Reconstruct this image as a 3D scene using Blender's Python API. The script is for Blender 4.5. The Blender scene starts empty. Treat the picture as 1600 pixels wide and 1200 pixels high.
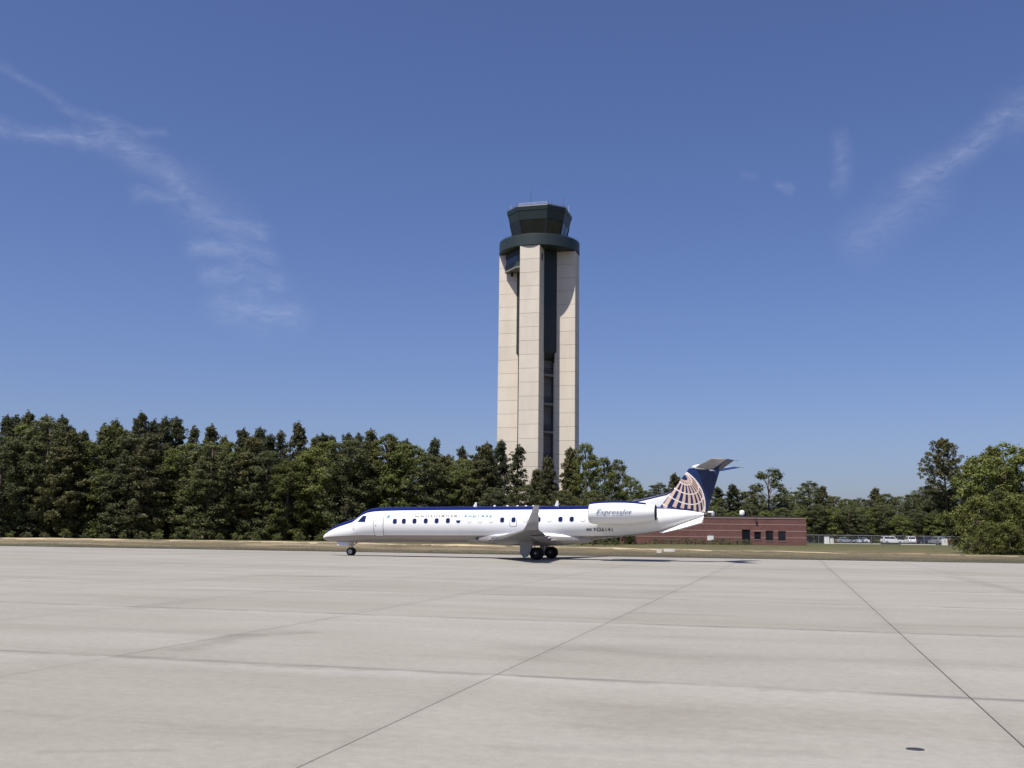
import bpy, math, random
import numpy as np
from mathutils import Vector, Matrix

random.seed(11)
rng = np.random.default_rng(11)
scene = bpy.context.scene
C = scene.collection
rad = math.radians

# ------------------------------------------------------------------ camera
EYE = 1.73
YAW, PITCH, ROLL = 15.3, 8.25, 0.65
cam_data = bpy.data.cameras.new("camera")
cam_data.sensor_width = 36.0
cam_data.lens = 36.0
cam_data.clip_start = 0.1
cam_data.clip_end = 12000
cam = bpy.data.objects.new("camera", cam_data)
C.objects.link(cam)
CAM_ROT = (Matrix.Rotation(rad(YAW), 3, 'Z') @ Matrix.Rotation(rad(90 + PITCH), 3, 'X')
           @ Matrix.Rotation(rad(ROLL), 3, 'Z'))
cam.matrix_world = Matrix.Translation((0, 0, EYE)) @ CAM_ROT.to_4x4()
scene.camera = cam
FWD = Vector((-math.sin(rad(YAW)), math.cos(rad(YAW)), 0))


def sight(u, v):
    """direction of sight of a spot seen at (u, v), used for survey only"""
    return CAM_ROT @ Vector((u - 800, 600 - v, -1600))


def at_dist(u, v, d):
    r = sight(u, v)
    return Vector((0, 0, EYE)) + r * (d / r.dot(FWD))


def on_ground(u, v, z=0.0):
    r = sight(u, v)
    return Vector((0, 0, EYE)) + r * ((z - EYE) / r.z)


# ------------------------------------------------------------------ world and sun
SUN_DIR = Vector((0.21, 0.44, -1.0)).normalized()      # the way the light travels
to_sun = -SUN_DIR
SUN_EL = math.asin(to_sun.z)
SUN_AZ = math.atan2(to_sun.x, to_sun.y)                 # clockwise from +y

world = bpy.data.worlds.new("World")
scene.world = world
world.use_nodes = True
nt = world.node_tree
nt.nodes.clear()
wo = nt.nodes.new("ShaderNodeOutputWorld")
bg = nt.nodes.new("ShaderNodeBackground")
bg.inputs["Strength"].default_value = 0.060
sky = nt.nodes.new("ShaderNodeTexSky")
sky.sky_type = 'NISHITA'
sky.sun_disc = False
sky.sun_elevation = SUN_EL
sky.sun_rotation = SUN_AZ
sky.altitude = 0
sky.air_density = 1.0
sky.dust_density = 1.0
sky.ozone_density = 3.5
tint = nt.nodes.new("ShaderNodeMix")
tint.data_type = 'RGBA'
tint.blend_type = 'MULTIPLY'
tint.inputs[0].default_value = 1.0
tint.inputs[7].default_value = (0.92, 0.94, 1.26, 1)
nt.links.new(sky.outputs[0], tint.inputs[6])


def wmath(op, a, b=None, c=None, clamp=False):
    n = nt.nodes.new("ShaderNodeMath")
    n.operation = op
    n.use_clamp = clamp
    for i, x in enumerate((a, b, c)):
        if x is None:
            continue
        if isinstance(x, (int, float)):
            n.inputs[i].default_value = x
        else:
            nt.links.new(x, n.inputs[i])
    return n.outputs[0]


def wvec(op, a, b=None, scale=None):
    n = nt.nodes.new("ShaderNodeVectorMath")
    n.operation = op
    for i, x in enumerate((a, b)):
        if x is None:
            continue
        if isinstance(x, (tuple, list, Vector)):
            n.inputs[i].default_value = tuple(x)
        else:
            nt.links.new(x, n.inputs[i])
    if scale is not None:
        if isinstance(scale, (int, float)):
            n.inputs["Scale"].default_value = scale
        else:
            nt.links.new(scale, n.inputs["Scale"])
    return n.outputs["Value"] if op in ('DOT_PRODUCT', 'LENGTH', 'DISTANCE') else n.outputs["Vector"]


def wnoise(vec, scale, detail=4, rough=0.55, dist=0.0):
    n = nt.nodes.new("ShaderNodeTexNoise")
    nt.links.new(vec, n.inputs["Vector"])
    n.inputs["Scale"].default_value = scale
    n.inputs["Detail"].default_value = detail
    n.inputs["Roughness"].default_value = rough
    n.inputs["Distortion"].default_value = dist
    return n


tc = nt.nodes.new("ShaderNodeTexCoord")
direction = tc.outputs["Generated"]
warp = wnoise(direction, 14.0, 5, 0.6)
wv = wvec('SCALE', wvec('SUBTRACT', warp.outputs["Color"], (0.5, 0.5, 0.5)), scale=0.032)
wdir = wvec('ADD', direction, wv)
# thin cirrus: (points of the streak, half width, strength)
CIRRUS = [
    (((-120, 60), (20, 110), (110, 168), (200, 207)), 10, 0.26),
    (((200, 207), (252, 200)), 9, 0.30),
    (((-160, 175), (0, 198), (40, 208), (130, 213)), 14, 0.42),
    (((130, 213), (168, 214)), 20, 0.62),
    (((168, 220), (250, 262), (300, 305)), 27, 0.40),
    (((215, 302), (330, 312)), 14, 0.34),
    (((290, 300), (365, 360), (395, 430), (405, 495)), 46, 0.26),
    (((300, 330), (350, 352), (410, 364)), 20, 0.42),
    (((310, 390), (420, 400)), 20, 0.44),
    (((330, 430), (435, 440)), 22, 0.34),
    (((350, 480), (450, 492)), 34, 0.40),
    (((1700, 120), (1590, 178)), 40, 0.34),
    (((1575, 180), (1556, 190)), 17, 0.55),
    (((1556, 195), (1520, 230), (1430, 282)), 25, 0.44),
    (((1450, 290), (1400, 340), (1350, 375)), 44, 0.26),
    (((1308, 222), (1314, 285)), 18, 0.26),
    (((1302, 285), (1320, 288)), 11, 0.26),
    (((1160, 278), (1176, 282)), 8, 0.16),
    (((1208, 296), (1230, 300)), 9, 0.36),
]
total = None
for pts, w, s in CIRRUS:
    w = w / 1600 * 1.35
    for p, q in zip(pts[:-1], pts[1:]):
        a, b = sight(*p).normalized(), sight(*q).normalized()
        ab = b - a
        rel = wvec('SUBTRACT', wdir, a)
        t = wmath('DIVIDE', wvec('DOT_PRODUCT', rel, ab), ab.length_squared, clamp=True)
        near = wvec('SCALE', ab, scale=t)
        d = wvec('DISTANCE', rel, near)
        m = wmath('SUBTRACT', 1.0, wmath('DIVIDE', d, w), clamp=True)
        m = wmath('MULTIPLY', wmath('POWER', m, 1.6), s * 0.54)
        total = m if total is None else wmath('MAXIMUM', total, m)
stretch = wvec('MULTIPLY', wdir, (1.0, 1.0, 3.6))
fib = wnoise(stretch, 40.0, 8, 0.68, 0.9)
fibm = wmath('MULTIPLY', wmath('SUBTRACT', fib.outputs["Fac"], 0.22), 2.2, clamp=True)
mask = wmath('MULTIPLY', total, fibm)
cloudmix = nt.nodes.new("ShaderNodeMix")
cloudmix.data_type = 'RGBA'
nt.links.new(mask, cloudmix.inputs[0])
nt.links.new(tint.outputs[2], cloudmix.inputs[6])
cloudmix.inputs[7].default_value = (7.6, 8.2, 10.4, 1)
nt.links.new(cloudmix.outputs[2], bg.inputs["Color"])
nt.links.new(bg.outputs[0], wo.inputs["Surface"])

sun_data = bpy.data.lights.new("sun", 'SUN')
sun_data.energy = 4.5
sun_data.angle = rad(0.53)
sun_data.color = (1.0, 0.955, 0.88)
sun = bpy.data.objects.new("sun", sun_data)
sun.rotation_euler = SUN_DIR.to_track_quat('-Z', 'Y').to_euler()
sun.location = (0, 0, 120)
C.objects.link(sun)

scene.view_settings.view_transform = 'Standard'
scene.view_settings.look = 'None'
scene.view_settings.exposure = 0.5
scene.view_settings.gamma = 1.0
scene.view_settings.use_curve_mapping = False
scene.cycles.max_bounces = 6
scene.cycles.diffuse_bounces = 3
scene.cycles.transparent_max_bounces = 8


# ------------------------------------------------------------------ materials
def srgb(r, g, b):
    f = lambda c: ((c / 255 + 0.055) / 1.055) ** 2.4 if c > 10 else c / 255 / 12.92
    return (f(r), f(g), f(b), 1)


class Mat:
    def __init__(self, name, color=(0.5, 0.5, 0.5), rough=0.6, metal=0.0, spec=0.5, coat=0.0):
        self.m = bpy.data.materials.new(name)
        self.m.use_nodes = True
        self.t = self.m.node_tree
        self.b = self.t.nodes["Principled BSDF"]
        self.b.inputs["Base Color"].default_value = (*color[:3], 1)
        self.b.inputs["Roughness"].default_value = rough
        self.b.inputs["Metallic"].default_value = metal
        self.b.inputs["Specular IOR Level"].default_value = spec
        if coat:
            self.b.inputs["Coat Weight"].default_value = coat
            self.b.inputs["Coat Roughness"].default_value = 0.08

    def n(self, kind, **kw):
        x = self.t.nodes.new(kind)
        for k, v in kw.items():
            setattr(x, k, v)
        return x

    def link(self, a, b):
        self.t.links.new(a, b)

    def math(self, op, a, b=None, clamp=False):
        n = self.n("ShaderNodeMath", operation=op, use_clamp=clamp)
        for i, x in enumerate((a, b)):
            if x is None:
                continue
            if isinstance(x, (int, float)):
                n.inputs[i].default_value = x
            else:
                self.link(x, n.inputs[i])
        return n.outputs[0]

    def noise(self, vec, scale, detail=3, rough=0.55, vscale=None, dist=0.0):
        if vscale is not None:
            mp = self.n("ShaderNodeVectorMath", operation='MULTIPLY')
            self.link(vec, mp.inputs[0])
            mp.inputs[1].default_value = vscale
            vec = mp.outputs[0]
        n = self.n("ShaderNodeTexNoise")
        self.link(vec, n.inputs["Vector"])
        n.inputs["Scale"].default_value = scale
        n.inputs["Detail"].default_value = detail
        n.inputs["Roughness"].default_value = rough
        n.inputs["Distortion"].default_value = dist
        return n.outputs["Fac"]

    def ramp(self, fac, stops, interp='LINEAR'):
        r = self.n("ShaderNodeValToRGB")
        r.color_ramp.interpolation = interp
        e = r.color_ramp.elements
        while len(e) < len(stops):
            e.new(0.5)
        for i, (p, c) in enumerate(stops):
            e[i].position = p
            e[i].color = (*c[:3], 1) if isinstance(c, (tuple, list)) else (c, c, c, 1)
        self.link(fac, r.inputs[0])
        return r.outputs[0]

    def mix(self, fac, a, b, blend='MIX'):
        n = self.n("ShaderNodeMix", data_type='RGBA', blend_type=blend)
        for idx, x in ((0, fac), (6, a), (7, b)):
            if isinstance(x, (int, float)):
                n.inputs[idx].default_value = x
            elif isinstance(x, (tuple, list)):
                n.inputs[idx].default_value = (*x[:3], 1)
            else:
                self.link(x, n.inputs[idx])
        return n.outputs[2]

    def color(self, out):
        self.link(out, self.b.inputs["Base Color"])

    def bump(self, h, strength=0.3, dist=0.02):
        n = self.n("ShaderNodeBump")
        n.inputs["Strength"].default_value = strength
        n.inputs["Distance"].default_value = dist
        self.link(h, n.inputs["Height"])
        self.link(n.outputs[0], self.b.inputs["Normal"])

    @property
    def pos(self):
        return self.n("ShaderNodeNewGeometry").outputs["Position"]

    @property
    def obj(self):
        return self.n("ShaderNodeTexCoord").outputs["Object"]


def plain(name, color, rough=0.6, metal=0.0, spec=0.5, coat=0.0, var=0.08, scale=2.0):
    """paint or metal with a little unevenness"""
    M = Mat(name, color, rough, metal, spec, coat)
    f = M.noise(M.pos, scale, 4)
    lo = tuple(c * (1 - var) for c in color[:3])
    hi = tuple(min(1, c * (1 + var)) for c in color[:3])
    M.color(M.ramp(f, [(0.3, lo), (0.7, hi)]))
    return M.m


# concrete of the apron
def concrete_mat():
    M = Mat("apron_concrete", rough=0.85, spec=0.25)
    p = M.pos
    big = M.noise(p, 0.10, 4, 0.6, vscale=(0.35, 1.0, 1))
    mid = M.noise(p, 0.55, 6, 0.66, vscale=(0.30, 1.0, 1), dist=0.4)
    fine = M.noise(p, 7, 6, 0.7)
    grit = M.noise(p, 75, 3, 0.7)
    col = M.ramp(big, [(0.30, (0.254, 0.236, 0.201)), (0.5, (0.290, 0.273, 0.239)), (0.72, (0.316, 0.303, 0.273))])
    st = M.ramp(mid, [(0.28, (0.80, 0.785, 0.765)), (0.44, (0.95, 0.945, 0.94)), (0.60, (1.0, 1.0, 1.0)), (0.76, (1.11, 1.11, 1.11))])
    col = M.mix(1.0, col, st, 'MULTIPLY')
    col = M.mix(0.8, col, M.ramp(fine, [(0.25, 0.84), (0.75, 1.13)]), 'MULTIPLY')
    col = M.mix(0.9, col, M.ramp(grit, [(0.2, 0.70), (0.8, 1.24)]), 'MULTIPLY')
    # each slab was poured on its own day
    oi = M.n("ShaderNodeObjectInfo")
    col = M.mix(1.0, col, M.ramp(oi.outputs["Random"], [(0.0, (0.965, 0.962, 0.96)), (1.0, (1.02, 1.02, 1.02))]), 'MULTIPLY')
    # dirt gathered along the joints
    o = M.obj
    sx = M.n("ShaderNodeSeparateXYZ")
    M.link(o, sx.inputs[0])
    ex = M.math('SUBTRACT', SLAB_X / 2, M.math('ABSOLUTE', sx.outputs[0]))
    ey = M.math('SUBTRACT', SLAB_Y / 2, M.math('ABSOLUTE', sx.outputs[1]))
    wob = M.math('SUBTRACT', M.noise(p, 1.1, 5, 0.7), 0.5)
    e = M.math('ADD', M.math('MINIMUM', ex, ey), M.math('MULTIPLY', wob, 0.9))
    col = M.mix(1.0, col, M.ramp(e, [(0.0, 0.93), (0.12, 0.97), (0.42, 1.0)]), 'MULTIPLY')
    # ravelled, stained lip along the cross joints, broken here and there
    lip = M.ramp(M.math('ADD', ey, M.math('MULTIPLY', wob, 0.10)), [(0.0, 1.0), (0.05, 0.75), (0.13, 0.0)])
    lip = M.math('MULTIPLY', lip, M.ramp(M.noise(p, 0.45, 3, 0.6), [(0.38, 0.15), (0.62, 1.0)]))
    col = M.mix(M.math('MULTIPLY', lip, 0.8), col, (0.135, 0.125, 0.122))
    # pale laitance on the far edge of every slab
    fe = M.math('SUBTRACT', SLAB_Y / 2, sx.outputs[1])
    fe = M.math('ADD', fe, M.math('MULTIPLY', wob, 1.6))
    pale = M.math('MULTIPLY', M.ramp(fe, [(0.10, 0.0), (0.25, 1.0), (0.95, 0.0)]), M.ramp(M.noise(p, 0.2, 3, 0.6), [(0.35, 0.2), (0.65, 1.0)]))
    col = M.mix(M.math('MULTIPLY', pale, 0.28), col, (0.42, 0.41, 0.395))
    # tyre scuffs and oil smears, each with its own place and shape
    for (a, b, w, s) in SCUFFS:
        v = M.n("ShaderNodeVectorMath", operation='SUBTRACT')
        M.link(p, v.inputs[0])
        v.inputs[1].default_value = tuple(a)
        ab = b - a
        dp = M.n("ShaderNodeVectorMath", operation='DOT_PRODUCT')
        M.link(v.outputs[0], dp.inputs[0])
        dp.inputs[1].default_value = tuple(ab)
        t = M.math('DIVIDE', dp.outputs["Value"], ab.length_squared, clamp=True)
        sc = M.n("ShaderNodeVectorMath", operation='SCALE')
        sc.inputs[0].default_value = tuple(ab)
        M.link(t, sc.inputs["Scale"])
        dd = M.n("ShaderNodeVectorMath", operation='DISTANCE')
        M.link(v.outputs[0], dd.inputs[0])
        M.link(sc.outputs[0], dd.inputs[1])
        dn = M.math('ADD', dd.outputs["Value"], M.math('MULTIPLY', M.math('SUBTRACT', M.noise(p, 2.2, 4, 0.7), 0.5), w * 1.6))
        m = M.math('SUBTRACT', 1.0, M.math('DIVIDE', dn, w), clamp=True)
        m = M.math('MULTIPLY', m, s)
        col = M.mix(m, col, (0.155, 0.140, 0.122))
    M.color(col)
    M.bump(M.math('ADD', M.math('MULTIPLY', grit, 0.4), fine), 0.25, 0.01)
    return M.m


SLAB_X, SLAB_Y = 5.39, 7.85
SCUFFS = [
    (on_ground(290, 1014), on_ground(385, 992), 0.45, 0.45),
    (on_ground(370, 994), on_ground(480, 988), 0.35, 0.42),
    (on_ground(190, 1026), on_ground(260, 1028), 0.22, 0.55),
    (on_ground(-40, 972), on_ground(330, 990), 0.5, 0.22),
    (on_ground(800, 1012), on_ground(1600, 1042), 0.55, 0.26),
    (on_ground(210, 951), on_ground(300, 940), 0.5, 0.30),
    (on_ground(1000, 958), on_ground(1130, 962), 0.5, 0.28),
    (on_ground(60, 1175), on_ground(260, 1172), 0.10, 0.25),
    (on_ground(800, 1168), on_ground(1280, 1178), 0.22, 0.20),
    (on_ground(400, 900), on_ground(520, 901), 1.2, 0.30),
    (on_ground(1480, 900), on_ground(1600, 926), 0.5, 0.28),
]
MAT = {}
MAT['concrete'] = concrete_mat()
MAT['sealant'] = plain("joint_sealant", (0.055, 0.045, 0.042), 0.8, spec=0.2)


def grass_mat():
    M = Mat("verge_grass", rough=0.95, spec=0.1)
    p = M.pos
    sp = M.n("ShaderNodeSeparateXYZ")
    M.link(p, sp.inputs[0])
    y = sp.outputs[1]
    wob = M.math('MULTIPLY', M.math('SUBTRACT', M.noise(p, 0.07, 5, 0.65), 0.5), 16)
    yy = M.math('ADD', y, wob)
    f = M.math('DIVIDE', M.math('SUBTRACT', yy, 76), 130, clamp=True)
    base = M.ramp(f, [(0.0, (0.050, 0.048, 0.044)), (0.05, (0.068, 0.064, 0.050)), (0.10, (0.094, 0.082, 0.055)), (0.2, (0.118, 0.100, 0.062)),
                      (0.36, (0.112, 0.098, 0.057)), (0.6, (0.100, 0.094, 0.048)), (1.0, (0.080, 0.080, 0.040))])
    n1 = M.noise(p, 0.5, 6, 0.7, vscale=(0.5, 1, 1))
    base = M.mix(1.0, base, M.ramp(n1, [(0.28, (0.50, 0.52, 0.48)), (0.5, (1, 1, 1)), (0.72, (1.6, 1.45, 1.25))]), 'MULTIPLY')
    n2 = M.noise(p, 4.0, 4, 0.7)
    base = M.mix(0.8, base, M.ramp(n2, [(0.25, 0.6), (0.75, 1.4)]), 'MULTIPLY')
    band = M.ramp(f, [(0.10, 0.0), (0.19, 1.0), (0.36, 1.0), (0.50, 0.0)])
    patch = M.ramp(M.noise(p, 0.16, 6, 0.72, vscale=(0.35, 1, 1)), [(0.44, 0.0), (0.58, 1.0)])
    west = M.ramp(M.math('DIVIDE', M.math('ADD', sp.outputs[0], 60), 60, clamp=True), [(0.55, 1.0), (0.85, 0.25)])
    sandy = M.math('MULTIPLY', M.math('MULTIPLY', band, patch), west)
    sandc = M.ramp(n2, [(0.25, (0.17, 0.135, 0.090)), (0.75, (0.30, 0.245, 0.165))])
    base = M.mix(sandy, base, sandc)
    M.color(base)
    M.bump(n2, 0.6, 0.1)
    return M.m


MAT['grass'] = grass_mat()


def sand_mat():
    M = Mat("bare_sand", rough=0.95, spec=0.1)
    p = M.pos
    n = M.noise(p, 0.8, 6, 0.7, vscale=(0.5, 1, 1))
    M.color(M.ramp(n, [(0.25, (0.27, 0.205, 0.125)), (0.5, (0.42, 0.335, 0.215)), (0.75, (0.52, 0.43, 0.30))]))
    return M.m


MAT['sand'] = sand_mat()


def blade_mat():
    M = Mat("grass_blades", rough=0.8, spec=0.15)
    g = M.n("ShaderNodeNewGeometry")
    M.color(M.ramp(g.outputs["Random Per Island"], [(0, (0.055, 0.055, 0.030)), (0.5, (0.105, 0.095, 0.050)), (1, (0.19, 0.155, 0.09))]))
    return M.m


MAT['blade'] = blade_mat()


def leaf_mat(name, dark, mid, light, trans=0.3):
    M = Mat(name, rough=0.75, spec=0.12)
    g = M.n("ShaderNodeNewGeometry")
    col = M.ramp(g.outputs["Random Per Island"], [(0.0, dark), (0.55, mid), (1.0, light)])
    cl = M.noise(M.obj, 0.55, 3, 0.6)
    col = M.mix(1.0, col, M.ramp(cl, [(0.3, (0.80, 0.74, 0.76)), (0.7, (1.22, 1.26, 1.1))]), 'MULTIPLY')
    oi = M.n("ShaderNodeObjectInfo")
    col = M.mix(1.0, col, M.ramp(oi.outputs["Random"], [(0.0, (0.84, 0.86, 0.9)), (1.0, (1.16, 1.12, 1.02))]), 'MULTIPLY')
    M.color(col)
    tr = M.n("ShaderNodeBsdfTranslucent")
    M.link(col, tr.inputs["Color"])
    mx = M.n("ShaderNodeMixShader")
    mx.inputs[0].default_value = trans
    out = M.t.nodes["Material Output"]
    M.link(M.b.outputs[0], mx.inputs[1])
    M.link(tr.outputs[0], mx.inputs[2])
    M.link(mx.outputs[0], out.inputs["Surface"])
    return M.m


MAT['leaf_bright'] = leaf_mat("leaf_spring_green", (0.092, 0.106, 0.036), (0.142, 0.168, 0.054), (0.215, 0.240, 0.088), 0.35)
MAT['leaf_dark'] = leaf_mat("leaf_dark_olive", (0.070, 0.078, 0.044), (0.110, 0.124, 0.060), (0.172, 0.188, 0.092), 0.35)
MAT['leaf_yellow'] = leaf_mat("leaf_yellow_green", (0.070, 0.080, 0.028), (0.118, 0.134, 0.044), (0.185, 0.200, 0.072), 0.35)
MAT['leaf_grey'] = leaf_mat("leaf_grey_green", (0.060, 0.072, 0.038), (0.098, 0.115, 0.060), (0.15, 0.165, 0.09))
MAT['needle'] = leaf_mat("pine_needles", (0.046, 0.053, 0.034), (0.078, 0.088, 0.050), (0.124, 0.128, 0.070), 0.25)
MAT['needle_brown'] = leaf_mat("pine_needles_with_brown", (0.070, 0.068, 0.040), (0.106, 0.110, 0.055), (0.165, 0.160, 0.080), 0.25)


def bark_mat():
    M = Mat("bark", rough=0.9, spec=0.1)
    f = M.noise(M.obj, 3.0, 5, 0.7, vscale=(3, 3, 0.5))
    M.color(M.ramp(f, [(0.3, (0.060, 0.045, 0.034)), (0.7, (0.17, 0.135, 0.105))]))
    M.bump(f, 0.5, 0.05)
    return M.m


MAT['bark'] = bark_mat()


def precast_mat():
    M = Mat("precast_concrete", rough=0.85, spec=0.2)
    p = M.pos
    a = M.noise(p, 0.35, 5, 0.6, vscale=(1, 1, 0.35))
    b = M.noise(p, 5.0, 4, 0.65)
    col = M.ramp(a, [(0.3, (0.645, 0.575, 0.470)), (0.7, (0.735, 0.662, 0.555))])
    col = M.mix(0.5, col, M.ramp(b, [(0.3, 0.92), (0.7, 1.06)]), 'MULTIPLY')
    oi = M.n("ShaderNodeObjectInfo")
    col = M.mix(1.0, col, M.ramp(oi.outputs["Random"], [(0, 0.955), (1, 1.03)]), 'MULTIPLY')
    M.color(col)
    return M.m


MAT['precast'] = precast_mat()
MAT['tower_green'] = plain("dark_green_metal", (0.020, 0.034, 0.034), 0.5, 0.0, var=0.12, scale=0.6)
MAT['tower_green_dark'] = plain("dark_green_cladding", (0.014, 0.022, 0.026), 0.55, var=0.15, scale=0.6)
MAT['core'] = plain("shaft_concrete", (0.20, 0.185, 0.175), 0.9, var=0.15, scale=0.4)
MAT['tan'] = plain("tan_interior", (0.55, 0.46, 0.33), 0.8)
MAT['dark_metal'] = plain("dark_metal", (0.03, 0.03, 0.033), 0.5, 0.3)
MAT['grey_metal'] = plain("grey_metal", (0.35, 0.35, 0.36), 0.45, 0.6)
MAT['white_metal'] = plain("white_metal", (0.75, 0.75, 0.73), 0.5)


def glass_mat(name, color, alpha):
    """thin tinted pane"""
    M = Mat(name, color, 0.05, 0.0, 0.6)
    tr = M.n("ShaderNodeBsdfTransparent")
    tr.inputs[0].default_value = (0.72, 0.76, 0.72, 1)
    gl = M.n("ShaderNodeBsdfGlossy")
    gl.inputs["Roughness"].default_value = 0.04
    fr = M.n("ShaderNodeFresnel")
    fr.inputs[0].default_value = 1.5
    m1 = M.n("ShaderNodeMixShader")
    m1.inputs[0].default_value = alpha
    M.link(tr.outputs[0], m1.inputs[1])
    M.link(M.b.outputs[0], m1.inputs[2])
    m2 = M.n("ShaderNodeMixShader")
    M.link(fr.outputs[0], m2.inputs[0])
    M.link(m1.outputs[0], m2.inputs[1])
    M.link(gl.outputs[0], m2.inputs[2])
    M.link(m2.outputs[0], M.t.nodes["Material Output"].inputs["Surface"])
    return M.m


MAT['pane'] = glass_mat("tinted_cab_glass", (0.02, 0.03, 0.028), 0.12)
MAT['dark_glass'] = plain("dark_window_glass", (0.012, 0.014, 0.020), 0.06, 0.0, 0.7, var=0.2)


def brick_mat():
    M = Mat("red_brick", rough=0.9, spec=0.15)
    br = M.n("ShaderNodeTexBrick")
    o = M.obj
    sep = M.n("ShaderNodeSeparateXYZ")
    M.link(o, sep.inputs[0])
    cb = M.n("ShaderNodeCombineXYZ")
    M.link(M.math('ADD', sep.outputs[0], sep.outputs[1]), cb.inputs[0])
    M.link(sep.outputs[2], cb.inputs[1])
    M.link(cb.outputs[0], br.inputs["Vector"])
    br.inputs["Scale"].default_value = 1.0
    br.inputs["Brick Width"].default_value = 0.22
    br.inputs["Row Height"].default_value = 0.075
    br.inputs["Mortar Size"].default_value = 0.008
    br.inputs["Color1"].default_value = (0.185, 0.066, 0.055, 1)
    br.inputs["Color2"].default_value = (0.125, 0.045, 0.042, 1)
    br.inputs["Mortar"].default_value = (0.22, 0.17, 0.15, 1)
    a = M.noise(M.pos, 0.6, 4, 0.6)
    M.color(M.mix(0.7, br.outputs[0], M.ramp(a, [(0.3, 0.82), (0.7, 1.15)]), 'MULTIPLY'))
    return M.m


MAT['brick'] = brick_mat()
MAT['band'] = plain("pale_brick_band", (0.33, 0.22, 0.19), 0.85)
MAT['roof_edge'] = plain("roof_edge", (0.035, 0.033, 0.04), 0.7)


def paint_mat(name, color, rough=0.28, dirt=0.10):
    M = Mat(name, color, rough, 0.0, 0.5, 0.15)
    p = M.pos
    a = M.noise(p, 0.9, 5, 0.6, vscale=(0.6, 1, 1.6))
    b = M.noise(p, 7, 4, 0.6, vscale=(0.3, 1, 1))
    col = M.mix(1.0, (*color[:3],), M.ramp(a, [(0.3, 1 - dirt), (0.6, 1.0)]), 'MULTIPLY')
    col = M.mix(1.0, col, M.ramp(b, [(0.25, 1 - dirt * 0.6), (0.6, 1.0)]), 'MULTIPLY')
    M.color(col)
    return M.m


MAT['white_paint'] = paint_mat("aircraft_white", (0.80, 0.80, 0.795), dirt=0.05)
MAT['grey_paint'] = paint_mat("aircraft_grey", (0.30, 0.272, 0.258), dirt=0.12)
MAT['wing_grey'] = paint_mat("wing_grey", (0.29, 0.285, 0.29), dirt=0.15)
MAT['tail_grey'] = paint_mat("tailplane_grey", (0.42, 0.415, 0.42), dirt=0.15)
MAT['fringe_blue'] = paint_mat("aircraft_fringe_blue", (0.002, 0.005, 0.085), dirt=0.1)  # camera colour fringing painted on as a dark blue band, not livery
MAT['fin_blue'] = paint_mat("fin_blue", (0.006, 0.019, 0.085), dirt=0.12)
MAT['gold'] = paint_mat("gold_stripe", (0.36, 0.22, 0.11))
MAT['globe_tan'] = paint_mat("emblem_tan", (0.58, 0.42, 0.33))
MAT['globe_pale'] = paint_mat("emblem_pale", (0.80, 0.69, 0.63))
MAT['rim_grey'] = paint_mat("window_rim", (0.48, 0.49, 0.50))
MAT['seam'] = plain("door_seam", (0.22, 0.22, 0.225), 0.6)
MAT['win_blue'] = plain("cabin_window", (0.006, 0.010, 0.055), 0.08, 0, 0.7)
MAT['text_gold'] = plain("lettering_grey_gold", (0.13, 0.14, 0.15), 0.4)
MAT['text_blue'] = plain("lettering_light_blue", (0.05, 0.20, 0.28), 0.4)
MAT['text_navy'] = plain("lettering_navy", (0.05, 0.09, 0.22), 0.4)
MAT['text_engine'] = plain("lettering_slate", (0.17, 0.21, 0.32), 0.4)
MAT['text_dark'] = plain("lettering_dark", (0.045, 0.05, 0.07), 0.4)
MAT['teal'] = plain("emblem_teal", (0.04, 0.22, 0.40), 0.4)
MAT['tyre'] = plain("tyre_rubber", (0.012, 0.012, 0.014), 0.75, spec=0.2)
MAT['chrome'] = plain("polished_metal", (0.62, 0.62, 0.63), 0.22, 1.0)
MAT['exhaust'] = plain("exhaust_metal", (0.07, 0.065, 0.065), 0.5, 0.6)
MAT['car_white'] = plain("car_white", (0.78, 0.78, 0.77), 0.25, coat=0.5, var=0.03)
MAT['car_navy'] = plain("car_navy", (0.012, 0.018, 0.045), 0.25, coat=0.5)
MAT['car_red'] = plain("car_red", (0.22, 0.022, 0.02), 0.25, coat=0.5)
MAT['car_silver'] = plain("car_silver", (0.42, 0.44, 0.46), 0.3, 0.4, coat=0.4)
MAT['tail_red'] = plain("tail_lamp", (0.35, 0.01, 0.01), 0.3)
MAT['pale_box'] = plain("pale_cabinet", (0.66, 0.65, 0.58), 0.6)
MAT['kerb'] = plain("kerb_concrete", (0.48, 0.44, 0.37), 0.9)
MAT['asphalt'] = plain("asphalt", (0.055, 0.055, 0.055), 0.9, spec=0.2)


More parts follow.
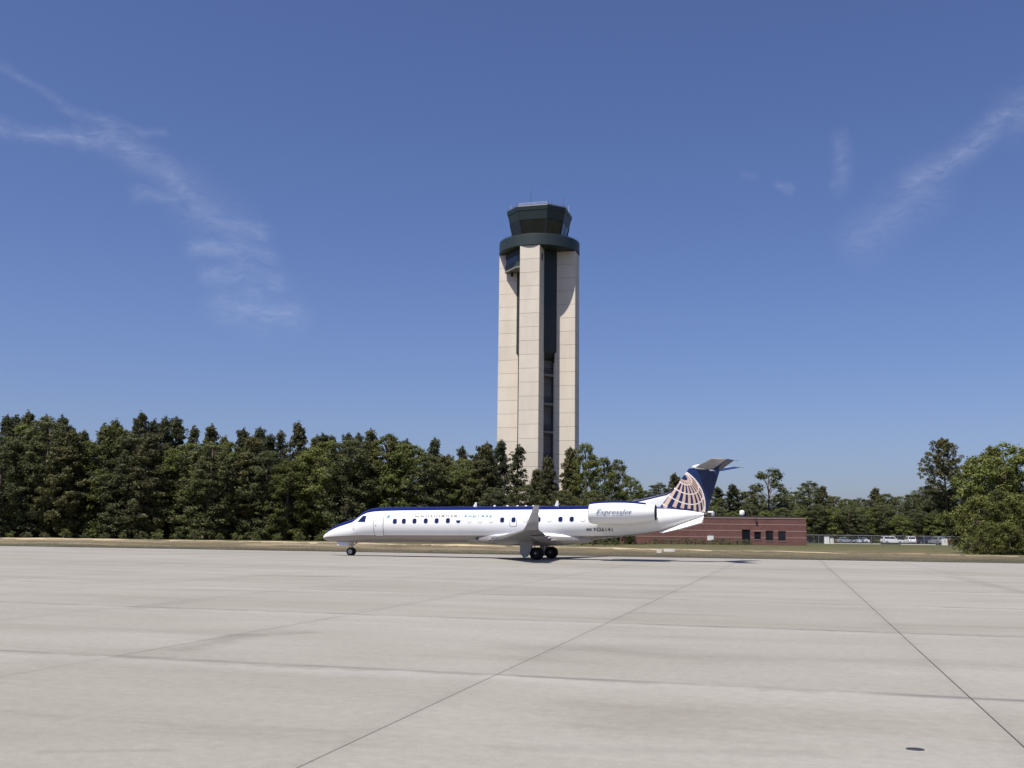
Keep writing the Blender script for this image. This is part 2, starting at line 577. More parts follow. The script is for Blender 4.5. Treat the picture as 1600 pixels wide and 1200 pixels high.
# ------------------------------------------------------------------ mesh helpers
class MB:
    def __init__(self):
        self.v, self.f, self.m, self.mats = [], [], [], []

    def mi(self, mat):
        if mat not in self.mats:
            self.mats.append(mat)
        return self.mats.index(mat)

    def add(self, verts, faces, mat):
        k = len(self.v)
        self.v.extend([tuple(p) for p in verts])
        i = self.mi(mat)
        for f in faces:
            self.f.append(tuple(k + a for a in f))
            self.m.append(i)

    def box(self, lo, hi, mat, ch=0.0):
        x0, y0, z0 = lo
        x1, y1, z1 = hi
        if ch <= 0:
            self.add([(x0, y0, z0), (x1, y0, z0), (x1, y1, z0), (x0, y1, z0), (x0, y0, z1), (x1, y0, z1), (x1, y1, z1), (x0, y1, z1)],
                     [(0, 3, 2, 1), (4, 5, 6, 7), (0, 1, 5, 4), (1, 2, 6, 5), (2, 3, 7, 6), (3, 0, 4, 7)], mat)
        else:
            c = ch
            pts = [(x0 + c, y0), (x1 - c, y0), (x1, y0 + c), (x1, y1 - c), (x1 - c, y1), (x0 + c, y1), (x0, y1 - c), (x0, y0 + c)]
            self.prism(pts, z0, z1, mat)

    def prism(self, pts, z0, z1, mat, cap=True, top=None):
        n = len(pts)
        top = top or pts
        vs = [(x, y, z0) for x, y in pts] + [(x, y, z1) for x, y in top]
        fs = [(i, (i + 1) % n, n + (i + 1) % n, n + i) for i in range(n)]
        if cap:
            fs += [tuple(range(n - 1, -1, -1)), tuple(range(n, 2 * n))]
        self.add(vs, fs, mat)

    def tube(self, pts, radii, mat, n=8, cap=True):
        rings = []
        pts = [Vector(p) for p in pts]
        for i, p in enumerate(pts):
            d = (pts[min(i + 1, len(pts) - 1)] - pts[max(i - 1, 0)])
            if d.length < 1e-9:
                d = Vector((0, 0, 1))
            d.normalize()
            a = d.orthogonal().normalized() if abs(d.z) > 0.95 else d.cross(Vector((0, 0, 1))).normalized()
            if abs(d.z) > 0.95:
                a = Vector((1, 0, 0)) - d * d.x
                a.normalize()
            b = d.cross(a)
            r = radii[i] if isinstance(radii, (list, tuple)) else radii
            rings.append([p + (a * math.cos(t) + b * math.sin(t)) * r for t in [2 * math.pi * k / n for k in range(n)]])
        vs = [q for r in rings for q in r]
        fs = []
        for i in range(len(rings) - 1):
            for k in range(n):
                fs.append((i * n + k, i * n + (k + 1) % n, (i + 1) * n + (k + 1) % n, (i + 1) * n + k))
        if cap:
            fs.append(tuple(range(n - 1, -1, -1)))
            fs.append(tuple((len(rings) - 1) * n + k for k in range(n)))
        self.add(vs, fs, mat)

    def revolve(self, prof, centre, axis, mat, n=24):
        """prof: (along, radius) pairs along axis 0 / 1 / 2"""
        k = len(self.v)
        o1, o2 = [(1, 2), (2, 0), (0, 1)][axis]
        vs, fs = [], []
        for a, r in prof:
            for j in range(n):
                t = 2 * math.pi * j / n
                p = [0, 0, 0]
                p[axis] = centre[axis] + a
                p[o1] = centre[o1] + r * math.cos(t)
                p[o2] = centre[o2] + r * math.sin(t)
                vs.append(tuple(p))
        for i in range(len(prof) - 1):
            for j in range(n):
                fs.append((i * n + j, i * n + (j + 1) % n, (i + 1) * n + (j + 1) % n, (i + 1) * n + j))
        self.add(vs, fs, mat)

    def loft(self, secs, mat, closed=True, cap=True):
        n = len(secs[0])
        vs = [p for s in secs for p in s]
        fs = []
        for i in range(len(secs) - 1):
            for j in range(n if closed else n - 1):
                fs.append((i * n + j, i * n + (j + 1) % n, (i + 1) * n + (j + 1) % n, (i + 1) * n + j))
        if cap:
            fs.append(tuple(range(n - 1, -1, -1)))
            fs.append(tuple((len(secs) - 1) * n + j for j in range(n)))
        self.add(vs, fs, mat)

    def build(self, name, parent=None, smooth=None, loc=None):
        me = bpy.data.meshes.new(name)
        me.from_pydata(self.v, [], self.f)
        for m in self.mats:
            me.materials.append(MAT[m] if isinstance(m, str) else m)
        me.polygons.foreach_set("material_index", self.m)
        me.update()
        import bmesh
        bm = bmesh.new()
        bm.from_mesh(me)
        bmesh.ops.recalc_face_normals(bm, faces=bm.faces)
        bm.to_mesh(me)
        bm.free()
        if smooth is not None:
            me.polygons.foreach_set("use_smooth", [True] * len(me.polygons))
            me.set_sharp_from_angle(angle=rad(smooth))
        o = bpy.data.objects.new(name, me)
        C.objects.link(o)
        if parent is not None:
            o.parent = parent
        if loc is not None:
            o.location = loc
        return o


def tag(o, label=None, cat=None, group=None, kind=None):
    if label:
        o["label"] = label
    if cat:
        o["category"] = cat
    if group:
        o["group"] = group
    if kind:
        o["kind"] = kind
    return o


def thing(name, label, cat, loc=(0, 0, 0), rz=0.0, group=None):
    o = bpy.data.objects.new(name, None)
    o.empty_display_size = 0.5
    C.objects.link(o)
    o.location = loc
    o.rotation_euler = (0, 0, rz)
    return tag(o, label, cat, group)


def copy_tree(o, parent=None):
    c = o.copy()
    C.objects.link(c)
    c.parent = parent
    for ch in o.children:
        copy_tree(ch, c)
    return c


# ------------------------------------------------------------------ ground
APRON_EDGE = 78.4


def terrain_height(x, y):
    """low uneven bank beyond the apron, flat elsewhere"""
    x = np.asarray(x, float)
    y = np.asarray(y, float)
    left = 1 / (1 + np.exp((x + 22) / 6))
    bank = left * 0.34 * np.exp(-((y - 112 - 3 * np.sin(x * 0.05)) / 9.0) ** 2)
    right = (1 - left) * 0.14 * np.exp(-((y - 104) / 9.0) ** 2)
    rough = 0.05 * np.sin(x * 0.37 + 1.3 * np.sin(y * 0.21)) * np.sin(y * 0.33 + 0.7 * np.sin(x * 0.17))
    rough = rough + 0.03 * np.sin(x * 1.1 + y * 0.4) * np.sin(y * 0.9 - x * 0.35)
    fade = np.clip((y - APRON_EDGE) / 4.0, 0, 1) * np.clip((150 - y) / 20, 0, 1)
    return -0.035 + fade * (bank + right + rough)


def build_ground():
    xs = np.concatenate([[-4000, -1500, -600, -300], np.arange(-180, 100, 1.5), [160, 300, 600, 1500, 4000]])
    ys = np.concatenate([[-3000, -400, -60], [APRON_EDGE - 0.6], np.arange(APRON_EDGE, 152, 1.2), [170, 200, 260, 350, 600, 1500, 6000]])
    X, Y = np.meshgrid(xs, ys)
    Z = terrain_height(X, Y)
    Z[Y < APRON_EDGE - 0.3] = -0.20
    nx, ny = len(xs), len(ys)
    v = np.stack([X, Y, Z], -1).reshape(-1, 3)
    f = [(j * nx + i, j * nx + i + 1, (j + 1) * nx + i + 1, (j + 1) * nx + i) for j in range(ny - 1) for i in range(nx - 1)]
    b = MB()
    b.add(v, f, 'grass')
    o = b.build("ground", smooth=60)
    tag(o, "dry olive and tan grass ground beyond the concrete apron", kind="structure")


build_ground()

# apron: sealant bed with the slabs laid on it
b = MB()
b.box((-110, -14, -0.16), (60, APRON_EDGE + 0.15, -0.014), 'sealant')
apron = b.build("apron")
tag(apron, "pale concrete airport apron of large jointed slabs", kind="structure")

b = MB()
gx, gy, ch = SLAB_X / 2 - 0.008, SLAB_Y / 2 - 0.006, 0.005
lo = [(-gx, -gy), (gx, -gy), (gx, gy), (-gx, gy)]
hi = [(-gx + ch, -gy + ch), (gx - ch, -gy + ch), (gx - ch, gy - ch), (-gx + ch, gy - ch)]
b.add([(x, y, -0.012) for x, y in lo] + [(x, y, -ch) for x, y in lo] + [(x, y, 0) for x, y in hi],
      [(0, 1, 5, 4), (1, 2, 6, 5), (2, 3, 7, 6), (3, 0, 4, 7), (4, 5, 9, 8), (5, 6, 10, 9), (6, 7, 11, 10), (7, 4, 8, 11), (8, 9, 10, 11)], 'concrete')
slab = b.build("concrete_slab", apron)
first = True
for j in range(-1, 9):
    for i in range(-15, 8):
        cx = 1.82 + SLAB_X * (i - 0.5)
        cy = 12.45 + SLAB_Y * (j - 0.5)
        if j < 0 and (cx < -16 or cx > 12):
            continue
        # only slabs within the wedge of ground in view, with a margin
        loc = Vector((cx, cy, 0))
        if not (-0.62 < (loc.x * math.cos(rad(YAW)) + loc.y * math.sin(rad(YAW))) / max(1, loc.dot(FWD) + 8) < 0.66):
            continue
        s = slab if first else slab.copy()
        if not first:
            C.objects.link(s)
            s.parent = apron
        first = False
        s.location = (cx, cy, random.uniform(-0.0015, 0.0015))
        s.scale = (1.0023 if cx < -3.6 else 1.0, 1, 1)          # tighter joints on the left lanes
# last row is narrower and runs to the verge
b = MB()
y0, y1 = 12.45 + SLAB_Y * 8 + 0.01, APRON_EDGE
b.box((-SLAB_X / 2 + 0.007, y0 - y0, -0.012), (SLAB_X / 2 - 0.007, y1 - y0, 0.0), 'concrete')
edge = b.build("edge_slab", apron)
for i in range(-17, 8):
    s = edge if i == -17 else edge.copy()
    if i != -17:
        C.objects.link(s)
        s.parent = apron
    s.location = (1.82 + SLAB_X * (i - 0.5), y0, 0)


# ribbons of bare sand in the verge
def sand_ribbon(name, pts, width, label, seed):
    r = random.Random(seed)
    b = MB()
    P = [Vector(p) for p in pts]
    fine = []
    for p, q in zip(P[:-1], P[1:]):
        n = max(2, int((q - p).length / 0.8))
        fine += [p.lerp(q, k / n) for k in range(n)]
    fine.append(P[-1])
    vs = []
    wob = 0.0
    for k, p in enumerate(fine):
        e = min(1, k / 4, (len(fine) - 1 - k) / 4)
        wob = 0.8 * wob + r.uniform(-0.25, 0.25)
        w = width * (0.25 + 0.75 * e) * r.uniform(0.5, 1.25)
        for s in (-0.5, 0, 0.5):
            x, y = p.x, p.y + wob + s * w
            vs.append((x, y, float(terrain_height(x, y)) + 0.03 * (s == 0) + 0.012))
    fs = []
    for k in range(len(fine) - 1):
        for s in (0, 1):
            fs.append((k * 3 + s, k * 3 + s + 1, k * 3 + 4 + s, k * 3 + 3 + s))
    b.add(vs, fs, 'sand')
    o = b.build(name, smooth=60)
    tag(o, label, kind="structure")


def gp(u, v):
    return on_ground(u, v, 0.0)


sand_ribbon("sand_strip", [(-75, 113, 0), (-66, 115, 0), (-57, 113, 0)], 9.0, "bare sand patch at the left of the grass bank", 1)
sand_ribbon("sand_strip", [(-128, 118, 0), (-112, 116, 0), (-100, 117, 0)], 8.0, "bare sand patch at the far left end of the verge", 7)
sand_ribbon("sand_strip", [(-98, 112, 0), (-90, 114, 0), (-80, 112, 0)], 7.0, "bare sand streak on the bank under the left trees", 8)
sand_ribbon("sand_strip", [(-58, 110, 0), (-48, 112, 0), (-38, 110, 0), (-30, 108, 0)], 9.0, "pale sandy bank below the trees left of the nose", 2)
sand_ribbon("sand_strip", [(-40, 114, 0), (-28, 113, 0), (-16, 109, 0), (-8, 107, 0)], 8.0, "pale sandy bank behind the forward cabin", 3)
sand_ribbon("sand_strip", [gp(880, 857), gp(1000, 858), gp(1100, 860), gp(1180, 862.5), gp(1280, 865), gp(1360, 866.5), gp(1445, 868)], 3.2, "thin pale sand line across the grass behind the tail", 4)
sand_ribbon("sand_strip", [gp(1455, 869), gp(1500, 869.5)], 1.4, "short faint sand line left of the big bush", 5)
sand_ribbon("sand_strip", [gp(1508, 870), gp(1545, 871), gp(1590, 871.5)], 3.0, "pale sand strip in front of the big bush", 6)


# loose grass on the verge
def build_grass():
    n = 9000
    x = rng.uniform(-95, 32, n)
    y = APRON_EDGE + 0.3 + rng.gamma(1.3, 9.0, n)
    z = terrain_height(x, y)
    h = rng.uniform(0.03, 0.085, n)
    verts, faces = [], []
    ang = rng.uniform(0, 2 * np.pi, n)
    for k in range(n):
        c, s = math.cos(ang[k]), math.sin(ang[k])
        w = h[k] * 0.75
        i = len(verts)
        lx, ly = random.uniform(-.06, .06), random.uniform(-.06, .06)
        verts += [(x[k] - w * c, y[k] - w * s, z[k] - 0.02), (x[k] - w * .25 * c, y[k] - w * .25 * s, z[k] - .02), (x[k] - w * .9 * c + lx, y[k] - w * .9 * s + ly, z[k] + h[k]),
                  (x[k] + w * .3 * c, y[k] + w * .3 * s, z[k] - .02), (x[k] + w * c, y[k] + w * s, z[k] - 0.02), (x[k] + w * .5 * c - lx, y[k] + w * .5 * s - ly, z[k] + h[k] * .85)]
        faces += [(i, i + 1, i + 2), (i + 3, i + 4, i + 5)]
    b = MB()
    b.add(verts, faces, 'blade')
    me = bpy.data.meshes.new("grass")
    me.from_pydata(b.v, [], b.f)
    me.materials.append(MAT['blade'])
    o = bpy.data.objects.new("grass", me)
    C.objects.link(o)
    tag(o, "short dry grass growing on the verge beyond the apron", "grass", kind="stuff")


build_grass()

b = MB()
pc = on_ground(1430, 1171)
b.revolve([(0, 0.001), (0.006, 0.10), (0.004, 0.13), (-0.004, 0.135)], (0, 0, 0), 2, 'exhaust', 20)
pl = b.build("tie_down_plate", loc=(pc.x, pc.y, 0.003))
pl.scale = (.55, 0.42, .6)
tag(pl, "small dark metal plate set in the near right slab", "plate")


# ------------------------------------------------------------------ control tower
def build_tower():
    TX, TY = -48.95, 199.2
    t = thing("control_tower", "tall airport control tower with four pale concrete legs and dark green cab", "tower", (TX, TY, 0))
    # four legs of stacked precast segments
    W, R0, R1 = 2.02, 3.75, 7.98
    COURSE = 2.745
    NCOURSE = 21
    ztop = 58.25
    seg = MB()
    seg.box((-(R1 - R0) / 2, -W, 0), ((R1 - R0) / 2, W, COURSE - 0.05), 'precast', 0.06)
    seg.box((-(R1 - R0) / 2 + .06, -W + .06, COURSE - 0.05), ((R1 - R0) / 2 - .06, W - .06, COURSE + 0.01), 'core')
    proto = seg.build("precast_segment", t)
    used = False
    for ang in (0, 90, 180, 270):
        for k in range(NCOURSE + 1):
            z = ztop - COURSE * (k + 1)
            if z < -COURSE:
                continue
            o = proto if not used else proto.copy()
            if used:
                C.objects.link(o)
                o.parent = t
            used = True
            rr = (R0 + R1) / 2
            o.location = (rr * math.cos(rad(ang)), rr * math.sin(rad(ang)), z)
            o.rotation_euler = (0, 0, rad(ang))
    # shaft between the legs
    oct_up = [(1.95, -4.25), (4.25, -1.95), (4.25, 1.95), (1.95, 4.25), (-1.95, 4.25), (-4.25, 1.95), (-4.25, -1.95), (-1.95, -4.25)]
    oct_dn = [(x * .72, y * .72) for x, y in oct_up]
    b = MB()
    b.prism(oct_up, 37.6, 58.2, 'tower_green_dark')
    b.prism(oct_dn, 36.0, 37.6, 'tower_green_dark', top=oct_up)
    cl = b.build("shaft_cladding", t)
    for k in range(8):
        for ft in (0.25, 0.5, 0.75):
            pass
    b = MB()
    core = [(1.0, -2.9), (2.9, -1.0), (2.9, 1.0), (1.0, 2.9), (-1.0, 2.9), (-2.9, 1.0), (-2.9, -1.0), (-1.0, -2.9)]
    b.prism(core, 0, 36.4, 'core')
    b.build("shaft", t)
    land = [(2.03, -3.75), (3.6, -2.03), (2.4, -1.0), (1.0, -2.4)]
    for zz in (32.6, 26.8, 21.2, 15.6, 10.0, 4.4):
        for sx in (1, -1):
            b = MB()
            pts = [(sx * x, y) for x, y in land]
            if sx < 0:
                pts = pts[::-1]
            b.prism(pts, zz, zz + 0.45, 'core')
            lo = b.build("stair_landing", t)
            b = MB()
            p0, p1 = Vector((sx * 2.08, -3.60, zz + .45)), Vector((sx * 3.48, -2.10, zz + .45))
            for h in (0.4, 0.75, 1.15):
                b.tube([p0 + Vector((0, 0, h)), p1 + Vector((0, 0, h))], 0.05, 'dark_metal', 5)
            for f in np.linspace(0, 1, 9):
                p = p0.lerp(p1, float(f))
                b.tube([p, p + Vector((0, 0, 1.15))], 0.035, 'dark_metal', 5)
            b.build("railing", lo)
    # ring walk below the cab
    b = MB()
    n = 72
    b.revolve([(58.27, 3.0), (58.27, 8.12), (58.33, 8.27), (60.50, 8.27), (60.56, 8.22), (60.56, 8.04), (60.0, 8.02), (60.0, 3.0)], (0, 0, 0), 2, 'tower_green', n)
    ring = b.build("ring_gallery", t, smooth=35)
    b = MB()
    b.revolve([(60.75, 8.12), (60.78, 8.15), (60.81, 8.12), (60.78, 8.09), (60.75, 8.12)], (0, 0, 0), 2, 'dark_metal', n)
    for k in range(36):
        a = 2 * math.pi * k / 36
        b.tube([(8.12 * math.cos(a), 8.12 * math.sin(a), 60.5), (8.12 * math.cos(a), 8.12 * math.sin(a), 60.78)], 0.025, 'dark_metal', 4)
    b.build("guard_rail", ring)

    # equipment bay under the ring, in the corner left of the front leg
    bay = [(-2.05, -4.3), (-4.2, -2.05), (-6.35, -2.07), (-6.5, -2.6), (-3.1, -6.3), (-2.05, -6.3)]
    b = MB()
    b.prism(bay, 54.6, 55.75, 'tower_green')
    b.prism([(x * .985, y * .985) for x, y in bay], 55.75, 57.0, 'dark_glass')
    b.prism(bay, 57.0, 58.2, 'tower_green_dark')
    o = b.build("equipment_bay", t)
    b = MB()
    b.prism([(x * 1.02, y * 1.02) for x, y in bay], 54.25, 54.6, 'core')
    b.revolve([(53.3, .05), (53.4, .28), (53.8, .32), (54.25, .2)], (-5.0, -3.0, 0), 2, 'dark_metal', 12)
    b.build("bay_floor", o)

    # cab
    def octo(r, half=27):
        out = []
        for m in (270, 0, 90, 180):
            for s in (-half, half):
                a = rad(m + s)
                out.append((r * math.cos(a), r * math.sin(a)))
        return out
    b = MB()
    b.prism(octo(5.55), 60.0, 61.35, 'tower_green')
    b.build("cab_base", t)
    zb, zt, rb, rt = 61.35, 66.2, 5.55, 6.68
    ob, ot = octo(rb), octo(rt)
    for k in range(8):
        a0, a1 = Vector((*ob[k], zb)), Vector((*ob[(k + 1) % 8], zb))
        c0, c1 = Vector((*ot[k], zt)), Vector((*ot[(k + 1) % 8], zt))
        halves = 2 if k % 2 == 0 else 1
        b = MB()
        fz = (64.35 - zb) / (zt - zb)
        q = [a0.lerp(c0, fz), a1.lerp(c1, fz), c1, c0]
        nrm = (q[1] - q[0]).cross(q[3] - q[0]).normalized() * 0.06
        b.add([p - nrm for p in q] + [p + nrm for p in q], [(0, 3, 2, 1), (4, 5, 6, 7), (0, 1, 5, 4), (1, 2, 6, 5), (2, 3, 7, 6), (3, 0, 4, 7)], 'tower_green')
        b.build("sun_fascia", t)
        c0, c1 = a0.lerp(c0, fz), a1.lerp(c1, fz)
        if k in (0, 1):
            b = MB()
            nin = Vector((-(a0.x + a1.x) / 2, -(a0.y + a1.y) / 2, 0)).normalized() * .35
            q = [a0.lerp(a1, .03) + nin, a0.lerp(a1, .97) + nin, c0.lerp(c1, .97) + nin, c0.lerp(c1, .03) + nin]
            b.add(q + [p + nin * .08 for p in q], [(0, 1, 2, 3), (7, 6, 5, 4), (0, 4, 5, 1), (1, 5, 6, 2), (2, 6, 7, 3), (3, 7, 4, 0)], 'tan')
            b.build("roller_blind", t)
        for h in range(halves):
            f0, f1 = h / halves, (h + 1) / halves
            q = [a0.lerp(a1, f0 + .012), a0.lerp(a1, f1 - .012), c0.lerp(c1, f1 - .012), c0.lerp(c1, f0 + .012)]
            nrm = (q[1] - q[0]).cross(q[3] - q[0]).normalized() * 0.03
            b = MB()
            b.add([p - nrm for p in q] + [p for p in q], [(0, 3, 2, 1), (4, 5, 6, 7), (0, 1, 5, 4), (1, 2, 6, 5), (2, 3, 7, 6), (3, 0, 4, 7)], 'pane')
            b.build("glass_pane", t)
            if h == 1:
                b = MB()
                b.tube([a0.lerp(a1, .5), c0.lerp(c1, .5)], 0.06, 'dark_metal', 6)
                b.build("mullion", t)
        b = MB()
        b.tube([a0, c0], 0.13, 'tower_green_dark', 8)
        b.build("mullion", t)
    b = MB()
    b.prism(octo(rt + .12), zt, zt + .75, 'tower_green', top=octo(rt + .28))
    b.prism(octo(rt + .28), zt + .75, zt + 1.02, 'tower_green_dark', top=octo(rt + .1))
    roof = b.build("cab_roof", t)
    b = MB()
    ro = octo(rt - .1)
    zr = zt + 1.02
    for k in range(8):
        p, q = Vector((*ro[k], zr)), Vector((*ro[(k + 1) % 8], zr))
        for h in (0.28, 0.5):
            b.tube([p + Vector((0, 0, h)), q + Vector((0, 0, h))], 0.025, 'grey_metal', 5)
        for f in (0, .33, .66):
            m = p.lerp(q, f)
            b.tube([m, m + Vector((0, 0, .5))], 0.025, 'grey_metal', 5)
    b.build("roof_railing", roof)
    # inside the cab: ceiling shades, consoles and a stair head
    b = MB()
    b.prism(octo(5.3), 64.9, 66.15, 'tan', top=octo(5.9))
    b.build("ceiling_shade", t)
    b = MB()
    b.prism(octo(4.6), 61.36, 62.5, 'tan', top=octo(4.9))
    b.prism(octo(2.6), 61.36, 64.85, 'tan')
    b.build("console", t)
    # aerials
    for (x, y, h, r, m) in ((-5.6, -2.2, 1.6, .045, 'white_metal'), (-1.9, 0.0, 5.2, .05, 'dark_metal'), (4.6, 1.6, 4.0, .035, 'dark_metal'),
                            (6.0, 0.8, 1.7, .035, 'white_metal'), (3.5, -4.2, .9, .05, 'dark_metal'), (1.6, 2.2, 1.9, .04, 'white_metal'),
                            (-3.6, -4.4, .8, .03, 'grey_metal'), (-4.6, 2.0, 2.2, .03, 'grey_metal')):
        b = MB()
        b.tube([(x, y, zr - .05), (x, y, zr + h * .5), (x, y, zr + h)], [r, r * .8, r * .5], m, 6)
        b.build("aerial", t)
    b = MB()
    b.revolve([(0, .02), (.05, .16), (.3, .22), (.5, .14), (.56, .02)], (3.9, -3.4, zr), 2, 'dark_metal', 10)
    b.build("beacon", t)
    b = MB()
    b.box((2.025, -6.4, 55.6), (2.2, -6.0, 56.9), 'dark_metal')
    b.build("floodlight", t)


build_tower()


# ------------------------------------------------------------------ brick base building
def build_building():
    A = at_dist(972, 850, 190)
    B = at_dist(1260.5, 850, 190)
    A.z = B.z = 0
    d = B - A
    L = d.length
    t = thing("brick_building", "low red brick building with pale stripes behind the jet's tail", "building", A, math.atan2(d.y, d.x))
    Hh, Dp = 4.75, 14.0
    wins = [(1166, 1.55, 1.15, 2.75), (1184, 1.25, 0.95, 2.35), (1202.5, 1.4, 0.75, 2.55), (1222, 1.4, 0.75, 2.5)]
    # front wall built round its openings
    opens = []
    for u, w, z0, z1 in wins:
        p = at_dist(u, 840, 190)
        s = (Vector((p.x, p.y, 0)) - A).dot(d.normalized())
        opens.append((s - w / 2, s + w / 2, z0 if u != 1166 else 0.05, z1))
    b = MB()
    x = 0.0
    for x0, x1, z0, z1 in opens:
        b.box((x, 0, 0), (x0, .3, Hh), 'brick')
        b.box((x0, 0, 0), (x1, .3, z0), 'brick')
        b.box((x0, 0, z1), (x1, .3, Hh), 'brick')
        x = x1
    b.box((x, 0, 0), (L, .3, Hh), 'brick')
    b.box((0, .3, 0), (.3, Dp, Hh), 'brick')
    b.box((L - .3, .3, 0), (L, Dp, Hh), 'brick')
    b.box((.3, Dp - .3, 0), (L - .3, Dp, Hh), 'brick')
    b.build("wall", t)
    for z in (1.25, 2.45, 3.62):
        b = MB()
        x = -0.02
        for x0, x1, z0, z1 in opens:
            if z0 < z < z1:
                b.box((x, -.025, z), (x0, 0.0, z + .14), 'band')
                x = x1
        b.box((x, -.025, z), (L + .025, 0.0, z + .14), 'band')
        b.box((L, 0.0, z), (L + .025, Dp, z + .14), 'band')
        b.build("stripe_course", t)
    b = MB()
    b.box((-.05, -.06, Hh), (L + .06, Dp + .05, Hh + .16), 'band')
    b.box((.4, .5, Hh + .16), (L - .8, Dp - .4, Hh + .42), 'roof_edge')
    roof = b.build("roof", t)
    for k, (x0, x1, z0, z1) in enumerate(opens):
        b = MB()
        for (a0, a1, c0, c1) in ((x0, x0 + .08, z0, z1), (x1 - .08, x1, z0, z1), (x0 + .08, x1 - .08, z1 - .08, z1), (x0 + .08, x1 - .08, z0, z0 + .08)):
            b.box((a0, .10, c0), (a1, .18, c1), 'roof_edge')
        w = b.build("door" if k == 0 else "window", t)
        b = MB()
        b.box((x0 + .08, .13, z0 + .08), (x1 - .08, .15, z1 - .08), 'dark_glass')
        b.build("pane", w)
        if k:
            b = MB()
            b.box((x0 - .05, -.07, z0 - .10), (x1 + .05, .10, z0), 'band')
            b.build("sill", w)
    # roof things
    p = at_dist(1159.5, 805, 194)
    b = MB()
    b.revolve([(0, .48), (.35, .52), (.6, .46), (.8, .3), (.88, .02)], (0, 0, 0), 2, 'white_metal', 16)
    b.revolve([(-.35, .35), (0, .35)], (0, 0, 0), 2, 'grey_metal', 12)
    o = b.build("roof_ventilator", loc=(p.x, p.y, Hh + .42 + .35), smooth=50)
    tag(o, "white domed ventilator on the brick building's roof", "ventilator")
    p = at_dist(1114, 805, 200)
    b = MB()
    b.revolve([(0, .35), (.5, .38), (.75, .25), (.8, .02)], (0, 0, 0), 2, 'grey_metal', 16)
    o = b.build("roof_ventilator", loc=(p.x, p.y, Hh + .42), smooth=50)
    tag(o, "small grey roof vent just right of the tail cone", "ventilator")
    b = MB()
    p = at_dist(1181, 811, 189.8)
    b.box((-.18, -.15, 0), (.18, .0, .5), 'roof_edge', .03)
    o = b.build("wall_lamp", loc=(p.x, p.y, 4.3))
    o.rotation_euler = (0, 0, math.atan2(d.y, d.x))
    tag(o, "small dark lamp at the brick building's roof edge", "lamp")
    # wall cabinet
    p = at_dist(1110, 838, 189)
    b = MB()
    b.box((-.55, -.3, .75), (.55, .3, 1.65), 'white_metal', .04)
    b.box((-.6, -.34, 1.652), (.6, .34, 1.72), 'grey_metal', .04)
    for s in (-.4, .4):
        b.box((s - .05, -.1, 0), (s + .05, .1, .75), 'grey_metal')
    o = b.build("utility_cabinet", loc=(p.x, p.y, 0))
    o.rotation_euler = (0, 0, math.atan2(d.y, d.x))
    tag(o, "white utility cabinet on legs in front of the brick wall", "cabinet")
    # hedge of grey shrubs handled with the plants
    return A, d.normalized()


BA, BD = build_building()


